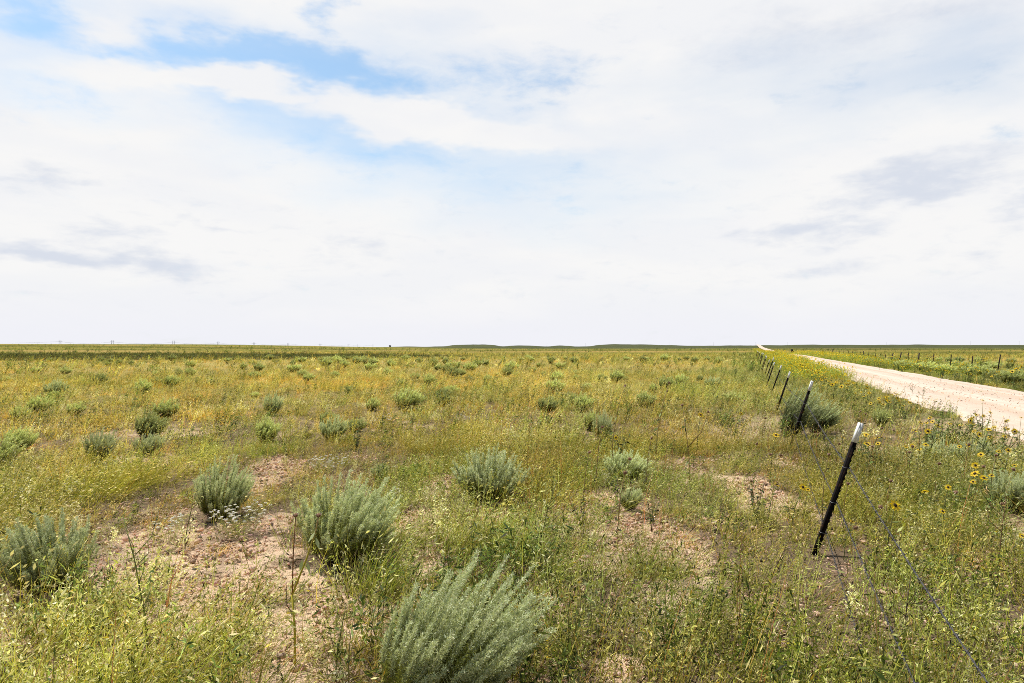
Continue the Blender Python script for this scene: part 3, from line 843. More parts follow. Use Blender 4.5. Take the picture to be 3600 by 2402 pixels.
# pebbles on the road
n = 1500; y = R.uniform(9, 40, n); u = ROAD0 + .2 + (ROAD1 - ROAD0 - .4) * np.clip(R.choice([.3, .52, .8], n) + R.normal(size=n) * .09, 0, 1)
cover('road_gravel', 'pebble', u + SL * y, y, sz(y, .5, 1.5), np.clip(1 + .35 * R.normal(size=(n, 1)), .3, 1.6) * np.ones((1, 3)), 'dark loose gravel in lines along the road', 'gravel', rz=3.1, zoff=.012 + .03)

# ------------------------------------------------------------------ fences
POST_L = []   # wire anchor points per post
DARKP = (0.010, 0.008, 0.008)
def t_post(length=0.97, tip=0.165, bur=0.25):
    """steel tee post: flange facing +x, stem behind it, studs up the flange"""
    sh = MB()
    def tee(mb, z0, z1, col, g=0.0):
        box(mb, -0.003 - g, 0.004 + g, -0.019 - g, 0.019 + g, z0, z1, col)          # flange, facing -x
        box(mb, 0.004 + g, 0.034 + g, -0.0035 - g, 0.0035 + g, z0, z1, col)         # stem
    tee(sh, -bur, length, DARKP)
    z = 0.03
    while z < length - 0.02:
        box(sh, 0.034, 0.039, -0.005, 0.005, z, z + 0.020, DARKP)
        z += 0.052
    tp = MB(); tee(tp, length + .0005, length + tip, (0.92, 0.92, 0.91), 0.0008)
    for q in (.02, .075): box(tp, 0.0348, 0.039, -0.006, 0.006, length + q, length + q + .022, (0.88, 0.88, 0.86))
    cl = []
    for h in WIRE_H:
        c = MB(); tube(c, [(0.044, -.012, h), (0.046, 0, h + .004), (0.044, .012, h), (-.006, .024, h - .006), (-.006, -.024, h - .006), (0.044, -.012, h)], 0.0022, (0.25, 0.25, 0.26), 5)
        cl.append(c)
    return sh, tp, cl
WIRE_H = (0.20, 0.46, 0.76)
shm, tpm, clm = t_post()
sh_me, tp_me = shm.mesh('shaft', M_STEEL), tpm.mesh('painted_tip', M_WHITE)
cl_me = [c.mesh('wire_clip', M_WIRE) for c in clm]
LEFT = [(5.55, 18.5, .00), (10.9, 17.5, .02), (17.0, 18.5, .0), (22.2, 19, .0), (26.8, 18.0, -.02), (30.5, 19.5, .10), (34.5, 16, -.05), (40.8, 17.0, .03), (46.5, 18.0, .05),
        (57.5, 17, .05), (63, 14, .05), (68.5, 16, .0), (74, 12, .05), (79.5, 13, .0), (85, 10, .05), (90.5, 12, 0), (96, 8, .0), (101.5, 9, .0), (107, 6, .0)]
ORD = ['nearest', 'second', 'third', 'fourth', 'fifth', 'sixth', 'seventh', 'eighth', 'ninth', 'tenth']
lab_extra = ['with long black shaft', 'right of the windblown sagebrush', 'behind the windblown sagebrush', 'in the grass', 'in the grass', 'standing a little high', 'in the grass', 'in the grass', 'in the grass', 'in the grass']
mats = []
for i, (y, ln, dz) in enumerate(LEFT):
    x = FENCE_L + SL * y + R.normal() * .03
    if i == 0: x = FENCE_L + SL * y - 0.07
    z = tz(x, y) + dz
    if i < 10: lb = 'leaning white-tipped steel fence post, %s from the camera, %s' % (ORD[i], lab_extra[i]); gr = None
    else: lb = 'small leaning white-tipped post in the crowded far end of the near fence'; gr = 'far posts of the leaning fence'
    o = empty('fence_post', (x, y, z), lb, 'fence post', gr or None, (radians(R.normal() * 1.5), radians(ln), YAW + radians(8 + R.normal() * 4)))
    for nm, me in (('shaft', sh_me), ('painted_tip', tp_me)):
        c = bpy.data.objects.new(nm, me); COL.objects.link(c); c.parent = o
    if i < 4:
        for me in cl_me:
            c = bpy.data.objects.new('wire_clip', me); COL.objects.link(c); c.parent = o
    mats.append(Matrix.LocRotScale(o.location, o.rotation_euler, None))

def barbed(P, rw, barbs_to, name, label, group):
    """twisted two-strand wire through P (n,3) with four-point barbs"""
    P = np.asarray(P); mb = MB()
    seg = np.linalg.norm(np.diff(P, axis=0), axis=1); S = np.concatenate([[0], np.cumsum(seg)])
    def at(s): return np.column_stack([np.interp(s, S, P[:, k]) for k in range(3)])
    near = S[-1] if barbs_to is None else min(barbs_to, S[-1])
    if near > 0:
        s = np.arange(0, near, 0.012); C = at(s); T = norm(np.gradient(C, axis=0))
        A = norm(np.cross(T, UP)); B = np.cross(T, A)
        ph = s / 0.055 * pi
        for f in (0, pi):
            tube(mb, C + rw * (A * np.cos(ph + f)[:, None] + B * np.sin(ph + f)[:, None]), rw, (0.10, 0.095, 0.10), 4, False)
        for sb in np.arange(0.05, near, 0.125):
            c = at(np.array([sb]))[0]; k = int(sb / 0.012); k = min(k, len(T) - 1)
            ang = R.uniform(0, pi)
            for q in range(2):
                v = (A[k] * cos(ang + q * 1.3) + B[k] * sin(ang + q * 1.3)) * 0.016
                tube(mb, [c - v + T[k] * .003, c, c + v - T[k] * .003], rw * .8, (0.10, 0.095, 0.10), 4, False)
            tube(mb, [c - T[k] * .006, c + T[k] * .006], rw * 2.6, (0.09, 0.085, 0.09), 5)
    if near < S[-1]:
        s = np.concatenate([np.arange(near, S[-1], 0.4), [S[-1]]])
        tube(mb, at(s), rw * 1.6, (0.10, 0.095, 0.10), 4)
    return tag(mb.obj(name, M_WIRE), label, 'wire', group)

def strand(pts, sag, n=14):
    out = []
    for a, b in zip(pts[:-1], pts[1:]):
        for t in np.linspace(0, 1, n, endpoint=False):
            p = a * (1 - t) + b * t; p = p.copy(); p[2] -= sag * 4 * t * (1 - t); out.append(p)
    out.append(pts[-1]); return np.array(out)
for h, nm in zip(WIRE_H, ('lowest', 'middle', 'topmost')):
    pts = [np.array(m @ Vector((0.047, 0, h))) for m in mats]
    first = pts[0] - (pts[1] - pts[0]) * 1.02
    first[2] = pts[0][2] - 0.06
    pts = [first] + pts
    barbed(strand(pts, 0.035), 0.0021, 18.0, 'barbed_wire', '%s barbed wire strand running along the leaning white-tipped fence' % nm, 'barbed wire of the near fence')

# far fence of dark posts
RPX = [3600+50, 3504.7, 3413.8, 3339, 3277.6, 3225, 3191, 3157, 3132, 3109.5, 3075, 3052.6, 3032, 3022, 3010, 2995, 2980, 2964, 2950, 2937, 2924, 2919, 2906, 2900, 2889, 2878, 2870, 2862, 2855, 2848, 2842, 2829, 2824, 2815, 2806, 2798]
def plain_post(h, r, wood):
    mb = MB()
    if wood: tube(mb, [(0, 0, -.3), (0, 0, h * .5), (0.004, 0, h)], [r, r * .97, r * .9], (0.06, 0.048, 0.04), 9)
    else:
        box(mb, -.004, .003, -.02, .02, -.3, h, (0.035, 0.028, 0.025)); box(mb, -.038, -.004, -.0035, .0035, -.3, h, (0.035, 0.028, 0.025))
        z = .05
        while z < h - .03:
            box(mb, .003, .011, -.009, .009, z, z + .022, (0.035, 0.028, 0.025)); z += .052
    return mb
pp = [plain_post(1.17, .045, True).mesh('post', M_WOOD), plain_post(1.15, .02, False).mesh('post', M_STEEL), plain_post(1.25, .075, True).mesh('post', M_WOOD)]
rp = []
RLAB = {1: 'first dark post of the fence beyond the road counted from the right', 2: 'second dark post from the right in the fence beyond the road', 3: 'third dark post from the right in the fence beyond the road',
        4: 'fourth dark post from the right in the fence beyond the road', 5: 'fifth dark post from the right, with yellow flowers at its foot', 6: 'sixth dark post from the right in the fence beyond the road',
        7: 'tilted thicker dark post, seventh from the right beyond the road'}
for i, px in enumerate(RPX):
    s = (px - 1800) / F
    y = FENCE_R / (s - SL)
    if i == 0: y = 33.3
    x = FENCE_R + SL * y
    thick = i in (7, 12, 20, 23, 31)
    me = pp[0] if (thick or i in (5, 8)) else pp[1]
    if i == 20: me = pp[2]
    o = bpy.data.objects.new('fence_post', me); COL.objects.link(o)
    hz = tz(x, y)
    o.location = (x, y, hz)
    o.scale = (1.25, 1.25, 1 + R.normal() * .04)
    if i == 10: o.scale[2] = .9
    if i in (11, 1): o.scale[2] = 1.1
    o.rotation_euler = (radians(R.normal() * 1.5), radians(6.5 + R.normal() * 2), YAW)
    if i == 7: o.rotation_euler[1] = radians(13)
    tag(o, RLAB.get(i, 'thin dark post in the fence line receding beyond the road'), 'fence post', None if i in RLAB else 'receding posts of the fence beyond the road')
    rp.append(Matrix.LocRotScale(o.location, o.rotation_euler, None))
for h, nm in ((0.35, 'lower'), (0.65, 'middle'), (0.95, 'upper')):
    pts = [np.array(m @ Vector((0.012, 0, h))) for m in rp]
    barbed(strand(pts, .02, 4), 0.0018, 0, 'fence_wire', '%s wire of the dark-posted fence beyond the road' % nm, 'wires of the far fence')
# stout corner post and brace far along
y = 236.0; x = FENCE_R + SL * y
e = empty('corner_post', (x, y, tz(x, y)), 'stout dark corner post at the far end of the fence beyond the road', 'fence post')
mb = MB(); tube(mb, [(0, 0, -.3), (0, 0, 1.0), (.02, 0, 2.1)], [.42, .40, .36], (0.03, 0.024, 0.02), 10); mb.obj('post', M_WOOD, e)
mb = MB(); tube(mb, [(0.3, 0, 1.5), (1.6, .1, .9), (3.2, .2, .1)], .10, (0.04, 0.03, 0.026), 7); mb.obj('brace', M_WOOD, e)

# ------------------------------------------------------------------ sunflowers and dry stalks
def head_mesh(r, rng):
    pe, di = MB(), MB()
    n = 17; a = np.arange(n) / n * 2 * pi + R.normal(size=n) * .06
    d = norm(np.stack([np.cos(a), np.sin(a), R.normal(size=n) * .18 + .1], 1))
    p = d * r * .27; p[:, 2] = 0
    side = np.stack([-np.sin(a), np.cos(a), R.normal(size=n) * .25], 1)
    c = jit((0.93, 0.70, 0.02), n, .05, .02)
    leaves(pe, p, d, r * .78 * R.uniform(.85, 1.1, n), r * .27, c * np.array([.9, .75, 1]), c, side=norm(side))
    ball(di, (0, 0, .004), r * .31, r * .31, r * .15, (0.035, 0.018, 0.010), 12, 6, .04)
    return pe, di
HEADS = []
for r in (0.030, 0.034, 0.038):
    pe, di = head_mesh(r, 0)
    HEADS.append((pe.mesh('flower_head', M_PETAL), di.mesh('seed_disc', M_STEM)))
def rot_to(d):
    return Vector(d).to_track_quat('Z', 'Y').to_euler()
def stem_paths(n, h, spread, lean):
    Pm = np.array([[0, 0, -.03], [lean * .15, 0, h * .3], [lean * .4, .01, h * .6], [lean, .02, h]])
    outs = [Pm]
    for k in range(n - 1):
        t0 = R.uniform(.25, .7); i = t0 * 3; b = Pm[int(i)] + (Pm[int(i) + 1] - Pm[int(i)]) * (i - int(i))
        a = R.uniform(0, 2 * pi); l = h * R.uniform(.25, .5)
        e = b + np.array([cos(a) * spread * l + lean * .3, sin(a) * spread * l, l])
        outs.append(np.array([b, (b + e) / 2 + np.array([cos(a), sin(a), -.2]) * .03, e]))
    return outs
SUN_LIB = []
def make_sun(h, nb, spread, lean, nleaf, leafL, flowers):
    st, lv = MB(), MB(); tips = []
    for k, P in enumerate(stem_paths(nb, h, spread, lean)):
        tube(st, P, np.linspace(.0055 if k == 0 else .0035, .002, len(P)), jit((0.17, 0.18, 0.06), 1)[0], 5)
        d = norm(P[-1] - P[-2]); tips.append((P[-1], d))
        m = max(3, int(nleaf / nb)); t = R.uniform(.15, .95, m)
        S = np.linspace(0, 1, len(P)); p = np.column_stack([np.interp(t, S, P[:, q]) for q in range(3)])
        a = R.uniform(0, 2 * pi, m); dl = norm(np.stack([np.cos(a), np.sin(a), R.uniform(-.5, .7, m)], 1))
        c = jit((0.09, 0.125, 0.035), m, .3, .08)
        side = norm(np.cross(dl, UP + R.normal(size=(m, 3)) * .4))
        L = R.uniform(.6, 1.2, m) * leafL
        leaves(lv, p, dl, L, L * .42, c * .8, c * 1.15, side=side, mid=.35)
    return st.mesh('stem', M_STEM), lv.mesh('leaves', M_FOL), tips[:flowers]
for args in [(.45, 1, .3, .06, 10, .05, 1), (.5, 3, .5, .05, 22, .06, 2), (.55, 5, .6, .08, 40, .06, 4), (.38, 3, .5, .1, 26, .055, 2), (.6, 4, .35, .05, 34, .065, 3), (.42, 2, .4, .12, 16, .05, 1)]:
    SUN_LIB.append(make_sun(*args))
def add_sun(x, y, v, label, group=None, s=1.0, face=None):
    st, lv, tips = SUN_LIB[v]
    o = empty('sunflower', (x, y, tz(x, y)), label, 'sunflower', group, (0, 0, R.uniform(-.4, .4)))
    o.scale = (s, s, s)
    for nm, me in (('stem', st), ('leaves', lv)):
        c = bpy.data.objects.new(nm, me); COL.objects.link(c); c.parent = o
    for p, d in tips:
        pe, di = HEADS[int(R.integers(3))]
        f = norm(np.array(d) * .5 + np.array([-.15, -.55, .35]) + R.normal(size=3) * .35) if face is None else norm(np.array(face, float))
        c = bpy.data.objects.new('flower_head', pe); COL.objects.link(c); c.parent = o
        c.location = p; c.rotation_euler = rot_to(f)
        if y > 14: c.scale = (1.25, 1.25, 1.25)
        q = bpy.data.objects.new('seed_disc', di); COL.objects.link(q); q.parent = c
    return o
def sun_px(px, head_y, d, v, label, group=None, face=None):
    """plant whose main flower shows at photo pixel (px, head_y) when it stands d metres away"""
    h0 = [.45, .5, .55, .38, .6, .42][v]; ln = [.06, .05, .08, .1, .05, .12][v]
    top = CAM_H - (head_y - HOR) / F * d
    x = (px - 1800) / F * d
    s = max(.3, top - tz(x, d)) / h0
    return add_sun(x - ln * s, d, v, label, group, s, face)
sun_px(400, 1610, 8.2, 0, 'lone yellow sunflower among grass in the left pasture', face=(-.1, -1, .2))
sun_px(1457, 1445, 12.5, 1, 'two-headed sunflower in the middle of the pasture', face=(.7, -.7, .2))
sun_px(2170, 1540, 8.6, 0, 'bright sunflower turned sideways above a bare sand patch', face=(-.9, -.35, .1))
sun_px(2467, 1461, 10.5, 0, 'sunflower facing the camera left of the fence', face=(0, -.8, .6))
sun_px(2608, 1459, 11.5, 5, 'small sunflower halfway between pasture and fence', face=(0, -1, .2))
sun_px(2727, 1533, 8.2, 0, 'tilted sunflower just left of the two nearest posts', face=(.1, -.5, .8))
sun_px(3142, 1778, 4.9, 0, 'sunflower behind the barbed wire right of the nearest post', face=(.5, -.6, .6))
for px, hy, d, v in [(2823,1713,6.2,5),(2840,1725,6.4,0),(2735,1705,6.4,5)]:
    sun_px(px, hy, d, v, 'small sunflower low beside the nearest post shaft', 'small sunflowers by the nearest post')
for px, hy, d, v in [(3248,1487,9.6,0),(3281,1484,10.2,1),(3337,1488,10.5,0),(3376,1465,11,5),(3300,1503,9.5,3),(3212,1567,8.4,1),(3254,1565,8.2,0),(3237,1583,8,0),(3084,1560,8.2,1),(3083,1540,8.6,3),
                     (3401,1567,8.2,1),(3444,1598,7.6,0),(3542,1585,7.6,1),(3597,1572,7.6,4),(3431,1635,7,0),(3497,1674,6.2,1),(3432,1672,6.3,5),(3330,1711,6,0),(3254,1723,6,5),(3425,1693,6.2,0),
                     (3495,1503,9.6,4),(3536,1503,9.4,2),(3480,1513,9.4,3),(3426,1522,9.3,0),(3040,1515,9.2,1),(3046,1530,9,5),(2970,1540,9,0),(3225,1515,9.5,5),(3270,1472,10.8,0),(3410,1480,10.5,3),(3570,1520,9.2,3),
                     (3310,1800,5.4,5),(3590,1900,4.9,0),(3000,1880,5.4,5)]:
    sun_px(px, hy, d, v, 'yellow dark-centred sunflower among the green verge weeds', 'sunflowers on the verge between fence and road')
# taller ones on the road shoulder
for px, hy, d, v in [(3462,1408,12.4,4),(3130,1362,17,4),(3120,1395,16.5,2),(3150,1385,16,2),(3175,1380,16.3,4),(3045,1352,20,2),(3020,1358,19.5,4),(2985,1340,22,2),(2960,1335,23,2),(2940,1330,24,4),(2925,1322,25,2),
                     (2905,1325,24,3),(2900,1312,27,2),(2880,1300,29,2),(2915,1340,22,2),(2945,1345,21,3),(2890,1318,26,2),(2870,1310,28,3),(3090,1400,15.5,2),(3060,1385,17,3),(3000,1350,21,2),(2975,1355,20.5,3),
                     (3130,1410,14.6,3),(3200,1420,14,3),(3450,1460,11.5,2),(3420,1470,11.2,2),(3590,1470,11,4),(3540,1480,11,2),(2860,1290,33,2),(2840,1288,34,2),(2850,1300,31,3),(2830,1280,37,2),(2815,1275,40,2),(2825,1285,36,2)]:
    sun_px(px, hy, d, v, 'leafy branching sunflower on the near road shoulder', 'sunflowers along the near road shoulder')
for px, b, v, lb in [(3206,1393,4,'tall leafy green plant growing out on the pale road edge'), (3242,1412,2,'bushy leafy plant on the road edge right of the tall one')]:
    x, y = gp(px, b)
    st, lv, tips = SUN_LIB[v]
    o = empty('roadside_plant', (x, y, tz(x, y)), lb, 'plant')
    o.scale = (.9, .9, .85 if v == 4 else .75)
    for nm, me in (('stem', st), ('leaves', lv)):
        c = bpy.data.objects.new(nm, me); COL.objects.link(c); c.parent = o
# dots beyond the road
for px, hy, d in [(3225,1268,44),(3252,1270,40),(3580,1300,26),(3510,1308,26),(3388,1282,34),(3560,1268,36),(3470,1262,42),(3076,1268,50),(3100,1272,46),(3120,1270,48),(3310,1320,30),(3270,1298,36),(3590,1290,30),(3430,1290,32)]:
    sun_px(px, hy, d, int(R.integers(1, 4)), 'yellow sunflower in the dark verge beyond the road', 'sunflowers beyond the road')

# dried seed stalks
def make_dry(h, lean, col, heads):
    st, hd = MB(), []
    P = np.array([[0, 0, -.03], [lean * .1, 0, h * .35], [lean * .45, .01, h * .7], [lean, 0, h]])
    tube(st, P, [.0032, .0028, .0022, .0016], col, 5)
    tips = [P[-1]]
    for k in range(heads - 1):
        b = P[1] * .6 + P[2] * .4; e = b + np.array([.16 * (-1) ** k + lean * .3, .03, h * .42])
        tube(st, [b, b * .5 + e * .5 + np.array([.02 * (-1) ** k, 0, -.02]), e], [.0033, .0028, .002], col, 5); tips.append(e)
    n = 8; t = R.uniform(.2, .9, n); S = np.linspace(0, 1, 4)
    p = np.column_stack([np.interp(t, S, P[:, q]) for q in range(3)])
    dl = norm(R.normal(size=(n, 3)) + np.array([0, 0, -.6])); c = jit((0.11, 0.13, 0.05), n, .3)
    lv = MB(); leaves(lv, p, dl, .045, .014, c, c)
    return st.mesh('stem', M_STEM), lv.mesh('leaves', M_FOL), tips
mb = MB(); ball(mb, (0, 0, 0), .014, .014, .011, (0.24, 0.13, 0.075), 10, 6, .08)
n = 16; a = R.uniform(0, 2 * pi, n); d = norm(np.stack([np.cos(a), np.sin(a), R.uniform(.1, .7, n)], 1))
leaves(mb, d * .009, d, .011, .006, (0.6, 0.46, 0.33), (0.72, 0.58, 0.45))
SEED = mb.mesh('seed_head', M_STEM)
DRY = [make_dry(.62, .10, (0.34, 0.24, 0.09), 1), make_dry(.62, .08, (0.40, 0.34, 0.05), 2), make_dry(.5, .05, (0.24, 0.15, 0.07), 1), make_dry(.55, -.05, (0.30, 0.19, 0.07), 2)]
def dry_px(px, head_y, d, v, label, group=None):
    st, lv, tips = DRY[v]; h0 = [.62, .62, .5, .55][v]; ln = [.1, .08, .05, -.05][v]
    x = (px - 1800) / F * d
    s = max(.3, CAM_H - (head_y - HOR) / F * d - tz(x, d)) / h0
    o = empty('dry_stalk', (x - ln * s, d, tz(x, d)), label, 'dry stalk', group)
    o.scale = (s, s, s)
    for nm, me in (('stem', st), ('leaves', lv)):
        c = bpy.data.objects.new(nm, me); COL.objects.link(c); c.parent = o
    for p in tips:
        c = bpy.data.objects.new('seed_head', SEED); COL.objects.link(c); c.parent = o; c.location = p; c.scale = (1 / s * 1.15,) * 3
        c.rotation_euler = (R.normal() * .5, R.normal() * .5, 0)
def forked():
    d = 3.54; bx, by = ap(1040, d); z0 = tz(bx, by)
    o = empty('dry_stalk', (bx, by, z0), 'tall forked dry stalk in the left foreground, one branch yellow and one red-brown', 'dry stalk')
    f = np.array([-.015, 0, .37 - z0]); r = np.array([.115, .02, .775 - z0]); l = np.array([.008, -.02, .785 - z0])
    YEL, RED = (0.50, 0.42, 0.05), (0.26, 0.12, 0.05)
    mb = MB(); tube(mb, [(0, 0, -.04), f * .5 + [.006, 0, 0], f], [.0068, .0062, .0055], YEL, 7); mb.obj('stem', M_STEM, o)
    m2 = f * .55 + r * .45 + np.array([.012, 0, 0]); m3 = f * .2 + r * .8 + np.array([.012, 0, 0])
    mb = MB(); tube(mb, [f, m2, m3, r], [.0052, .0045, .0032, .0024], np.array([YEL, YEL, (0.42, 0.30, 0.10), RED]), 7); mb.obj('branch', M_STEM, o)
    mb = MB(); tube(mb, [f, f * .5 + l * .5 + np.array([-.004, 0, 0]), l], [.0036, .003, .0022], RED, 6)
    tube(mb, [f * .72, f * .8 + np.array([-.03, 0, .02]), f * 1.02 + np.array([-.032, 0, .06])], [.003, .0024, .0016], (0.12, 0.06, 0.04), 5); mb.obj('branch', M_STEM, o)
    lv = MB(); p = np.array([m2 + [.004, 0, -.01], m3, m3 + [0, 0, -.03], m2 - [.02, 0, 0]]); dl = norm(np.array([[.25, -.2, -1], [-.6, -.2, -.9], [.4, -.3, -1], [-.2, -.1, -1]]))
    leaves(lv, p, dl, .07, .022, (0.22, 0.25, 0.13), (0.30, 0.33, 0.18)); lv.obj('leaves', M_FOL, o)
    for q in (r, l):
        c = bpy.data.objects.new('seed_head', SEED); COL.objects.link(c); c.parent = o; c.location = q; c.scale = (.95, .95, .95)
forked()
dry_px(2197, 1357, 9.2, 0, 'tall dry stalk with pale round head in the middle of the pasture')
dry_px(2352, 1346, 9.6, 0, 'reddish slanting dry stalk right of the tall pale-headed one')
dry_px(2398, 1424, 8.0, 3, 'brown dry stalk with a single dark head nearer the fence')
dry_px(2214, 1613, 6.0, 0, 'short dry stalk with white round head in front of the sagebrush')
dry_px(2197, 1662, 5.6, 2, 'shortest white-headed dry stalk right of centre')
dry_px(2072, 1590, 6.6, 2, 'dry stalk with reddish head amid dark leaves')
dry_px(2118, 1502, 7.6, 2, 'dry stalk with orange head behind the sideways sunflower')
dry_px(2913, 1597, 6.3, 2, 'dry brown stalk with flat head just right of the nearest post')
for px, hy, d, v in [(2744,1600,6.9,0),(2708,1598,7,0),(2617,1409,11,0),(3005,1855,4.8,0),(3093,1782,5.1,2),(3358,1730,5.6,0),(3522,1771,5,0),(3023,1447,10.5,2),(3042,1455,10,2),(2950,1560,8,2),(3018,1500,9.6,2),
                     (3140,1512,9.3,0),(3207,1570,7.8,2),(3100,1505,9,2),(3195,1590,7.4,0),(3065,1570,7.8,2),(2980,1700,6,2),(3405,1563,7.2,0),(3500,1600,6.6,2),(3455,1640,6.3,0),(3130,1690,6,2),(2640,1690,6.3,3),(2690,1470,10,2),
                     (2290,1540,7.5,2),(2660,1560,8,0),(3560,1650,6,0), (3300,1630,6.8,2), (2345,1375,12,0), (2310,1330,15,2)]:
    dry_px(px, hy, d, v, 'slender dry stalk with a brown seed head near the leaning fence', 'dry seed stalks around the leaning fence')

# white wildflower clumps
def white_clump(n, rad, h):
    st, bl = MB(), MB()
    a = R.uniform(0, 2 * pi, n); q = np.sqrt(R.uniform(0, 1, n)) * rad
    base = np.stack([np.cos(a) * q * .5, np.sin(a) * q * .5, 0 * a], 1)
    tip = np.stack([np.cos(a) * q, np.sin(a) * q, h * R.uniform(.55, 1.1, n)], 1)
    d = tip - base; L = np.linalg.norm(d, axis=1)
    P = curves(base, d / L[:, None], np.zeros((n, 3)), L, 3)
    strips(st, P, rside(d), np.full((n, 3), .0022), np.repeat(jit((0.2, 0.2, 0.08), n)[:, None], 3, 1))
    for t in tip:
        m = 9; aa = R.uniform(0, 2 * pi, m); dd = np.stack([np.cos(aa), np.sin(aa), R.uniform(.05, .5, m)], 1)
        leaves(bl, np.repeat(t[None], m, 0), norm(dd), .017, .011, (0.80, 0.78, 0.80), (0.86, 0.84, 0.86))
    m = n * 5; s = R.integers(0, n, m); t = R.uniform(.1, .85, (m, 1)); p = base[s] * (1 - t) + tip[s] * t
    lv = MB(); c = jit((0.2, 0.21, 0.08), m, .3); leaves(st, p, norm(R.normal(size=(m, 3))), .02, .004, c, c)
    return st, bl
for px, b, w, n, h, lb in [(850,1880,220,75,.22,'white wildflower clump below the upright dark-based sagebrush'), (1155,1660,150,80,.22,'white wildflower patch on grey stems left of centre'), (60,1775,130,45,.2,'white wildflowers at the left edge'),
                       (590,1920,110,26,.22,'sparse white wildflowers beside the sandy opening'), (1620,1495,70,26,.25,'small white wildflowers beside a yellow bloom in mid pasture'), (1390,1790,50,12,.2,'few white blossoms right of the rounded sagebrush'),
                       (2060,1440,60,16,.25,'faint white wildflowers in the pasture right of centre'), (1340,1500,90,40,.28,'cream-white wildflower patch in mid pasture'), (250,1760,50,10,.2,'scattered few white blossoms near the left edge')]:
    x, y = gp(px, b); st, bl = white_clump(n, w / F * y / 2, h)
    o = empty('white_wildflower', (x, y, tz(x, y)), lb, 'wildflower')
    st.obj('stems', M_FOL, o); bl.obj('blossoms', M_PETAL, o)

# broad-leaved weeds with hanging leaves
def broad(n, h, rad):
    st, lv = MB(), MB()
    for k in range(n):
        a = R.uniform(0, 2 * pi); e = np.array([cos(a) * rad * R.uniform(.2, 1) + .05, sin(a) * rad * R.uniform(.2, 1), h * R.uniform(.7, 1.05)])
        P = np.array([[e[0] * .1, e[1] * .1, -.02], [e[0] * .3, e[1] * .3, e[2] * .45], e])
        tube(st, P, [.004, .0032, .002], jit((0.09, 0.06, 0.04), 1)[0], 5)
        m = 15; t = R.uniform(.35, 1, m); p = np.column_stack([np.interp(t, [0, .5, 1], P[:, q]) for q in range(3)])
        aa = R.uniform(0, 2 * pi, m); dl = norm(np.stack([np.cos(aa), np.sin(aa), R.uniform(-1.2, .3, m)], 1))
        c = jit((0.05, 0.085, 0.028), m, .35, .08); L = R.uniform(.03, .06, m)
        leaves(lv, p, dl, L, L * .34, c * .8, c * 1.2, mid=.4)
    return st, lv
BR = []
for i in range(3):
    s, l = broad(5, .5, .16); BR.append((s.mesh('stem', M_STEM), l.mesh('leaves', M_FOL)))
for i, (px, b, t, lb) in enumerate([(2655,1850,1690,'dark drooping-leaved weed against pale sand left of the nearest post'), (2170,1780,1670,'dark drooping-leaved weed below the sideways sunflower'),
        (2290,1870,1750,'dark leafy weed in the green growth right of centre'), (2050,1890,1760,'tall dark leafy weed above the hero sagebrush'), (1655,1770,1670,'bright green leafy weed at the foot of the broad sagebrush'),
        (2180,1640,1510,'dark leafy weed among the pale-headed dry stalks'), (1250,1590,1500,'dark leafy stalk behind the white flower patch'), (1080,1540,1480,'small dark leafy weed left of the faint grey sagebrush'),
        (980,2400,2300,'low dark leaves at the bottom edge left of the hero sagebrush'), (2100,2250,2120,'drooping dark weed right of the hero sagebrush'), (300,2390,2260,'thin dark wilted weed on the sand at bottom left'), (360,1720,1660,'green leafy weed below the lone left sunflower')]):
    x, y = gp(px, b); me = BR[i % 3]
    o = empty('leafy_weed', (x, y, tz(x, y)), lb, 'weed', None, (0, 0, R.uniform(0, 6)))
    s = (b - t) / F * y / .5; o.scale = (s * 1.1, s * 1.1, s)
    for nm, m_ in zip(('stem', 'leaves'), me):
        c = bpy.data.objects.new(nm, m_); COL.objects.link(c); c.parent = o
# tall spindly weeds of the foreground
def spindly(h, lean, nb, stc, lc, leafL=.03, nl=90):
    st, lv = MB(), MB()
    main = np.array([[0, 0, -.03], [lean * .2, 0, h * .33], [lean * .55, .01, h * .68], [lean, .02, h]])
    paths = [(main, .0048)]
    for k in range(nb):
        t0 = R.uniform(.12, .8) * 3; i = int(t0); b = main[i] + (main[i + 1] - main[i]) * (t0 - i)
        a = R.uniform(0, 2 * pi); l = h * R.uniform(.18, .42); e = b + np.array([cos(a) * l * .6 + lean * .4, sin(a) * l * .5, l * .8])
        paths.append((np.array([b, (b + e) / 2 + np.array([cos(a) * .03, 0, -.02]), e]), .0026))
    for P, r in paths: tube(st, P, np.linspace(r, r * .4, len(P)), jit(stc, 1, .15)[0], 5)
    m = nl; w = R.integers(0, len(paths), m)
    p = np.array([[np.interp(t, np.linspace(0, 1, len(paths[q][0])), paths[q][0][:, j]) for j in range(3)] for q, t in zip(w, R.uniform(.1, 1, m))])
    c = jit(lc, m, .35, .06); dl = norm(R.normal(size=(m, 3)) + np.array([.2, 0, .35]))
    L = R.uniform(.5, 1.3, m) * leafL
    leaves(lv, p, dl, L, L * .22, c * .85, c)
    return st, lv
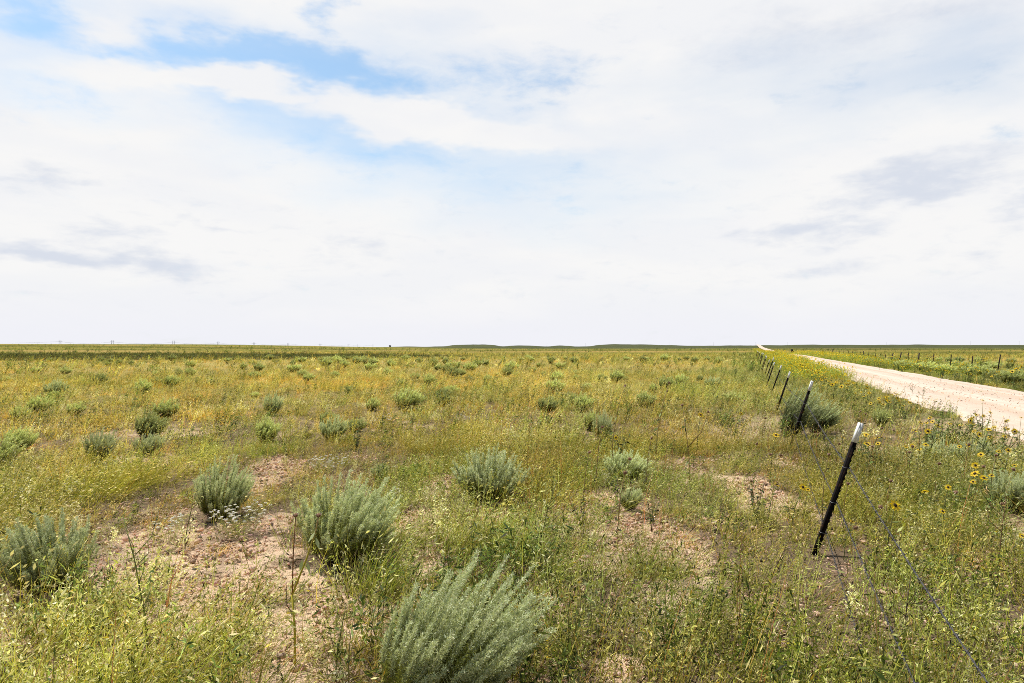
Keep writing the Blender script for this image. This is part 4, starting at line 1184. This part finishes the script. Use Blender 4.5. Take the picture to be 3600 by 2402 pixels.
for px, b, t, ln, nb, stc, lc, lb in [(530,2285,1800,-.16,9,(0.22,0.24,0.08),(0.34,0.36,0.13),'tall spindly pale-leaved weed leaning left above the bottom left sand'),
        (2795,2370,2010,.03,7,(0.42,0.40,0.10),(0.27,0.31,0.09),'tall green weed with a thick yellow stem near the bottom right'), (3165,2350,2040,.06,6,(0.09,0.06,0.04),(0.20,0.23,0.07),'dark-stemmed weed under the top wire at bottom right'),
        (3500,2060,1750,.08,5,(0.24,0.15,0.07),(0.42,0.30,0.14),'brown withered stalk cluster close to the right edge'), (2010,2330,2080,.05,7,(0.20,0.20,0.06),(0.26,0.29,0.08),'feathery green weed right beside the hero sagebrush'),
        (2650,2400,2170,.13,8,(0.62,0.52,0.30),(0.60,0.52,0.33),'straw-coloured dead branching stalk at the bottom edge'), (2330,2395,2190,-.08,6,(0.60,0.48,0.28),(0.55,0.45,0.26),'bleached dead stalk fanning out at the bottom edge right of centre'),
        (1180,2400,2130,.05,5,(0.16,0.16,0.05),(0.24,0.26,0.08),'thin dark upright stems between the yellow stalk and the hero sagebrush'), (650,1960,1720,.10,7,(0.20,0.19,0.07),(0.36,0.36,0.14),'wispy weed above the white flowers in the left foreground'),
        (1890,1990,1700,.15,9,(0.22,0.22,0.07),(0.33,0.35,0.13),'feathery wind-bent weed above and right of the hero sagebrush'), (3360,2250,1960,.05,6,(0.20,0.18,0.06),(0.22,0.26,0.08),'bushy green weed below the top wire near the right edge'),
        (2480,2240,2030,.05,8,(0.14,0.15,0.04),(0.14,0.18,0.04),'dense dark green grassy weed on the sand right of centre')]:
    x, y = gp(px, b); st, lv = spindly((b - t) / F * y, ln, nb, stc, lc)
    o = empty('tall_weed', (x, y, tz(x, y)), lb, 'weed')
    st.obj('stem', M_STEM, o); lv.obj('leaves', M_FOL, o)
# orange-red stalk clump
x, y = gp(1935, 1640); mb = tuft_grass(60, .36, .22, .003, (0.30, 0.13, 0.06), (0.52, 0.24, 0.10), lean=.05, spread=.3, droop=.05)
o = mb.obj('red_stalks', M_FOL); o.location = (x, y, tz(x, y)); tag(o, 'clump of upright orange-red stalks in the middle of the pasture', 'stalk clump')
# fallen twigs
def twig(px, py, L, rot, r, lb, col=(0.10, 0.07, 0.055)):
    x, y = gp(px, py); mb = MB(); t = np.linspace(0, 1, 7)
    P = np.column_stack([L * (t - .5), .12 * L * np.sin(t * 3.3), r + .02 * np.sin(t * pi)])
    tube(mb, P, r * np.array([.6, 1, 1.1, 1, .9, .7, .4]), col, 7)
    tube(mb, [P[3], P[3] + [.10 * L, .18 * L, .02], P[3] + [.26 * L, .26 * L, .025]], [r * .7, r * .5, r * .3], col, 6)
    o = mb.obj('fallen_twig', M_WOOD); o.location = (x, y, tz(x, y) + .004); o.rotation_euler = (0, 0, rot); tag(o, lb, 'twig')
twig(440, 2345, .12, -.4, .006, 'dark curved twig lying on bare sand at bottom left', (0.06, 0.04, 0.035))
twig(2760, 1960, .30, 1.1, .004, 'bleached slanting twig left of the nearest post foot', (0.55, 0.42, 0.30))
twig(1190, 2100, .22, 1.3, .004, 'bleached broken stalk on the sand left of the hero sagebrush', (0.6, 0.48, 0.33))
twig(960, 2040, .2, .2, .004, 'thin dry twig on the sandy patch beside the yellow stalk', (0.35, 0.22, 0.15))
# dark clod beside the twig
x, y = gp(505, 2335); mb = MB()
ball(mb, (0, 0, .012), .032, .026, .022, (0.10, 0.065, 0.05), 12, 8, .16)
o = mb.obj('soil_clod', M_STONE); o.location = (x, y, tz(x, y)); tag(o, 'dark crumbly clod on the sand beside the curved twig', 'clod')

# ------------------------------------------------------------------ horizon things
x, y = ap(1371, 1500.0)
e = empty('round_tree', (x, y, tz(x, y)), 'lone dark round tree on the skyline left of centre', 'tree')
mb = MB(); tube(mb, [(0, 0, -.5), (.1, 0, 1.0), (0, .1, 2.2)], [.35, .28, .18], (0.05, 0.04, 0.03), 7); mb.obj('trunk', M_WOOD, e)
mb = MB(); n = 900
d = norm(R.normal(size=(n, 3))); rr = R.uniform(.45, 1, n) ** .5
lob = np.array([(-1.0, 0, 2.3), (1.1, .3, 2.2), (0, 0, 3.0), (.3, -.6, 2.0)])[R.integers(0, 4, n)]
p = lob + d * rr[:, None] * np.array([1.7, 1.7, 1.3]); c = jit((0.018, 0.026, 0.014), n, .3)
leaves(mb, p, norm(R.normal(size=(n, 3))), .7, .5, c, c); mb.obj('crown', M_FOL, e)

PYL = (0.34, 0.36, 0.40)  # pale blue-grey puts distance haze into the steel colour
def pylon(h):
    p = [MB(), MB(), MB(), MB()]
    w = h * .19
    for k, sx in enumerate((-1, 1)):
        tube(p[k], [(sx * w * 1.05, 0, -4), (sx * w, 0, h * .5), (sx * w, 0, h)], [.75, .66, .5], PYL, 6)
    tube(p[2], [(-w * 2.1, 0, h * .80), (w * 2.1, 0, h * .80)], .34, PYL, 5)
    tube(p[2], [(-w * 1.35, 0, h * .98), (w * 1.35, 0, h * .98)], .2, PYL, 5)
    for a, b in (((-w, .48), (w, .74)), ((w, .48), (-w, .74))):
        tube(p[3], [(a[0], .1, h * a[1]), (b[0], .1, h * b[1])], .16, PYL, 5)
    return p
PYM = [m.mesh(nm, M_WIRE) for m, nm in zip(pylon(26), ('pole', 'pole', 'cross_arm', 'brace'))]
PP = []
ppx = [(-330, 2300), (211, 2700), (395, 2850), (610, 3050), (767, 3500), (893, 3950), (1013, 4500), (1126, 5100), (1225, 5700), (1310, 6400)]
plab = ['', 'H-frame power pylon at the far left of the skyline', 'H-frame power pylon, second from the left', 'H-frame power pylon, third from the left', 'faint H-frame power pylon, fourth from the left', 'faint H-frame power pylon, fifth from the left',
        'faint H-frame power pylon, sixth from the left', 'tiny faint pylon, seventh from the left', 'tiny faint pylon, eighth from the left', 'tiny faint pylon just left of the dark round tree']
for i, (px, d) in enumerate(ppx):
    x, y = ap(px, d); z = CAM_H + 2.5 + 0.0004 * d - 2.0
    z = max(tz(x, y), -1)
    PP.append((x, y, z))
    if i == 0: continue
    o = empty('power_pylon', (x, y, z), plab[i], 'pylon', None, (0, 0, radians(-18)))
    for nm, me in zip(('pole', 'pole', 'cross_arm', 'brace'), PYM):
        c = bpy.data.objects.new(nm, me); COL.objects.link(c); c.parent = o
for k, nm in ((-1, 'left'), (0, 'centre'), (1, 'right')):
    pts = [np.array([x + k * 9.0 * cos(radians(18)), y - k * 9 * sin(radians(18)), z + 26 * .80 - 1.5]) for x, y, z in PP]
    mb = MB(); tube(mb, strand(pts, 7.0, 12), .10, (0.5, 0.52, 0.58), 4)
    tag(mb.obj('power_line', M_WIRE), 'faint sagging power line strung between the skyline pylons', 'power line', 'conductors between the pylons')
mbp, mba = MB(), MB()
tube(mbp, [(0, 0, -2), (0, 0, 11)], [.22, .15], (0.30, 0.30, 0.32), 6); tube(mba, [(-1.3, 0, 10.2), (1.3, 0, 10.2)], .10, (0.30, 0.30, 0.32), 5)
UPM = (mbp.mesh('pole', M_WOOD), mba.mesh('cross_arm', M_WOOD))
for px, d in [(45, 2300), (131, 2500), (311, 2700), (402, 2900), (500, 3000), (672, 3000), (708, 3100), (1040, 2600), (1257, 2300), (1923, 2300), (2059, 2500), (2352, 2700), (2508, 2300), (2657, 2300), (2768, 2600), (3117, 2500), (3413, 1900), (3583, 2000)]:
    x, y = ap(px, d); z = tz(x, y)
    o = empty('utility_pole', (x, y, z), 'thin distant utility pole standing on the skyline', 'utility pole', 'utility poles along the skyline')
    for nm, me in zip(('pole', 'cross_arm'), UPM):
        c = bpy.data.objects.new(nm, me); COL.objects.link(c); c.parent = o

# ------------------------------------------------------------------ light and sky
SUN_AZ, SUN_EL = radians(-58), radians(66)    # azimuth measured from +Y toward +X
sd = Vector((sin(SUN_AZ) * cos(SUN_EL), cos(SUN_AZ) * cos(SUN_EL), sin(SUN_EL)))
sl = bpy.data.lights.new('sun', 'SUN'); sl.energy = 5.0; sl.angle = radians(0.5); sl.color = (1.0, 0.95, 0.87)
so = bpy.data.objects.new('sun', sl); COL.objects.link(so); so.location = (0, 0, 50)
so.rotation_euler = sd.to_track_quat('Z', 'Y').to_euler()

# a real low cloud up-sun of the pasture; its shadow is the dark band on the left
def cloud(cx, cy, cz, lx, ly, rot):
    mb = MB()
    for k in range(230):
        a = R.uniform(-1, 1); b = R.uniform(-1, 1) * math.sqrt(max(0, 1 - a * a))
        x, y = a * lx, b * ly
        x, y = cx + x * cos(rot) - y * sin(rot), cy + x * sin(rot) + y * cos(rot)
        s = R.uniform(.6, 1.1)
        ball(mb, (x, y, cz + R.uniform(-3, 3)), 15 * s, 12 * s, 6 * s, (0.8, 0.8, 0.8), 14, 9, .05)
    o = mb.obj('cloud', solid_mat('cloud_vapour', 1.0, 0.0, .05, .05), smooth=True)
    return tag(o, kind='structure')
def cloud_for(sx, sy, H, lx, ly, rot=0.0):
    k = H / tan(SUN_EL)
    cloud(sx + sin(SUN_AZ) * k, sy + cos(SUN_AZ) * k, H, lx, ly, rot)
cloud_for(-122, 116, 300, 104, 42, 0.10)

w = bpy.data.worlds.new('World'); scene.world = w; w.use_nodes = True
w.node_tree.nodes.clear(); t = NT(w.node_tree)
sky = t.node('ShaderNodeTexSky'); sky.sky_type = 'NISHITA'; sky.sun_disc = False
sky.sun_elevation = SUN_EL; sky.sun_rotation = SUN_AZ
sky.air_density = 1.0; sky.dust_density = 1.2; sky.ozone_density = 1.5
tc = t.node('ShaderNodeTexCoord'); sp = t.node('ShaderNodeSeparateXYZ'); t.link(tc.outputs['Generated'], sp.inputs[0])
DEG = 180 / pi
az = t.m('MULTIPLY', t.m('ARCTAN2', sp.outputs[0], sp.outputs[1]), DEG)
el = t.m('MULTIPLY', t.m('ARCSINE', sp.outputs[2]), DEG)
# wispy warp of the cloud field
v1 = t.xyz(t.m('MULTIPLY', az, .10), t.m('MULTIPLY', el, .26), 3.7)
n_a = t.noise(v1, 1.0, 4, .6)
v2 = t.xyz(t.m('MULTIPLY', az, .12), t.m('MULTIPLY', el, .30), 9.1)
n_b = t.noise(v2, 1.0, 4, .6)
azw = t.m('ADD', az, t.m('MULTIPLY_ADD', n_a, 12.0, -6.0))
elw = t.m('ADD', el, t.m('MULTIPLY_ADD', n_b, 5.0, -2.5))
detail = t.noise(t.xyz(t.m('MULTIPLY', az, .30), t.m('MULTIPLY', el, .70), 1.3), 1.0, 7, .64, .25)
soft = t.noise(t.xyz(t.m('MULTIPLY', az, .07), t.m('MULTIPLY', el, .26), 21.3), 1.0, 4, .5, .2)
fieldv = t.xyz(azw, elw, 0.0)
def blob(px, py, sx, sy, amp, rot=0.0):
    a0 = math.degrees(math.atan((px - 1800) / F)); e0 = math.degrees(math.atan((HOR - py) / F * cos(radians(a0))))
    ca = cos(radians(a0)); ax = math.degrees(sx / F) * ca * ca * 1.75; ey = math.degrees(sy / F) * ca * 1.75
    mp = t.node('ShaderNodeMapping', vector_type='TEXTURE'); t.link(fieldv, mp.inputs[0])
    mp.inputs['Location'].default_value = (a0, e0, 0); mp.inputs['Rotation'].default_value = (0, 0, radians(rot)); mp.inputs['Scale'].default_value = (ax, ey, 1)
    g = t.node('ShaderNodeTexGradient', gradient_type='SPHERICAL'); t.link(mp.outputs[0], g.inputs[0])
    return g.outputs[1], amp * 1.15
def total(lst):
    s = None
    for b in lst:
        v, a = blob(*b); s = t.m('MULTIPLY_ADD', v, a, 0.0 if s is None else s)
    return s
holes = total([(600, 150, 280, 45, 1.1), (1030, 195, 220, 45, .85, -8), (420, 205, 190, 40, .75), (70, 45, 170, 80, .95), (1290, 275, 430, 80, .55), (1080, 350, 320, 50, .55),
               (1330, 520, 400, 75, .40), (1120, 40, 60, 50, .6), (2900, 330, 260, 60, .30), (1860, 270, 220, 90, .45), (3560, 470, 80, 60, .35), (3450, 265, 200, 50, .28), (1900, 640, 380, 100, .24), (100, 320, 200, 50, .35)])
fill = total([(1560, 440, 520, 62, .95, -5), (520, 290, 380, 42, .75, 6), (880, 235, 120, 30, .5), (330, 80, 200, 70, .5)])
blue = t.m('SUBTRACT', holes, fill)
blue = t.m('ADD', blue, t.m('MULTIPLY_ADD', detail, 1.5, -.70))
blue = t.m('MULTIPLY', t.ramp(blue, .18, 1.2), .78)
pale = total([(1310, 300, 480, 150, .50), (1420, 520, 480, 120, .42), (1030, 360, 330, 100, .45), (60, 60, 240, 110, .5), (1900, 640, 520, 130, .30), (3000, 310, 420, 110, .30), (90, 310, 330, 70, .35), (600, 170, 420, 110, .4), (3500, 200, 260, 120, .25), (2500, 260, 400, 70, .2)])
pale = t.m('MULTIPLY', pale, t.m('MULTIPLY_ADD', soft, 1.2, .2))
pale = t.m('MINIMUM', pale, 0.6)
blue = t.m('SUBTRACT', 1.0, t.m('MULTIPLY', t.m('SUBTRACT', 1.0, blue), t.m('SUBTRACT', 1.0, t.m('MULTIPLY', pale, t.m('SUBTRACT', 1.0, t.ramp(fill, .1, .6))))))
# open blue overhead and behind, thin veil elsewhere
over = t.ramp(el, 28, 44)
back = t.ramp(t.m('ABSOLUTE', az), 50, 85)
ob = t.m('MULTIPLY', t.m('MAXIMUM', over, back), t.ramp(soft, .22, .42))
blue = t.m('MAXIMUM', blue, t.m('MULTIPLY', ob, .93))
grey = total([(353, 905, 250, 46, .95), (40, 895, 230, 34, 1.0, -4), (376, 815, 160, 30, .7), (643, 965, 160, 34, .6), (3215, 640, 260, 58, 1.25, 8), (2860, 815, 240, 40, .8), (2740, 130, 300, 90, .7), (3420, 20, 380, 60, .75),
              (1220, 886, 120, 50, .55), (120, 600, 160, 30, .4), (320, 625, 100, 25, .4), (3560, 720, 60, 60, .8), (3580, 880, 110, 40, .7), (2900, 960, 240, 34, .55), (1870, 320, 160, 40, .35), (750, 790, 200, 10, .4)])
gd = detail
grey = t.m('ADD', grey, t.m('MULTIPLY_ADD', gd, 1.3, -.68))
lowm = t.m('MULTIPLY', t.ramp(el, 1.0, 4.0), t.m('SUBTRACT', 1.0, t.ramp(el, 11, 17)))
lown = t.noise(t.xyz(t.m('MULTIPLY', az, .42), t.m('MULTIPLY', el, 1.25), 31.0), 1.0, 5, .58, .4)
grey = t.m('ADD', grey, t.m('MULTIPLY', lowm, t.m('MULTIPLY_ADD', lown, 1.5, -.72)))
grey = t.ramp(grey, .0, 1.3)
veil = t.m('MULTIPLY', t.ramp(soft, .40, .62), .5)
white = t.mix(veil, (9.35, 9.32, 9.28), (8.5, 8.7, 9.15))
cl = t.mix(t.m('MULTIPLY', grey, .95), white, (6.9, 7.35, 8.25))
hz = t.m('SUBTRACT', 1.0, t.ramp(el, 0.0, 5.0))
cl = t.mix(t.m('MULTIPLY', hz, .8), cl, (8.7, 8.75, 9.4))
kb = t.m('MULTIPLY_ADD', t.m('SUBTRACT', 1.0, t.m('MAXIMUM', t.ramp(el, 26, 40), t.ramp(t.m('ABSOLUTE', az), 45, 80))), 0.95, 0.60)
skyc = t.mix(1.0, sky.outputs[0], t.xyz(t.m('MULTIPLY', kb, .95), t.m('MULTIPLY', kb, 1.13), t.m('MULTIPLY', kb, 1.11)), 'MULTIPLY')
colr = t.mix(blue, cl, skyc)
bg = t.node('ShaderNodeBackground'); t.link(colr, bg.inputs[0]); bg.inputs[1].default_value = 0.1
ow = t.node('ShaderNodeOutputWorld'); t.link(bg.outputs[0], ow.inputs[0])

# ------------------------------------------------------------------ render settings
scene.render.engine = 'CYCLES'
scene.view_settings.view_transform = 'Standard'
scene.view_settings.look = 'None'
scene.view_settings.exposure = 0; scene.view_settings.gamma = 1
cy = scene.cycles
cy.use_denoising = False
cy.max_bounces = 3; cy.diffuse_bounces = 2; cy.glossy_bounces = 2; cy.transmission_bounces = 2; cy.transparent_max_bounces = 4
cy.sample_clamp_indirect = 4.0
cy.filter_width = 0.9
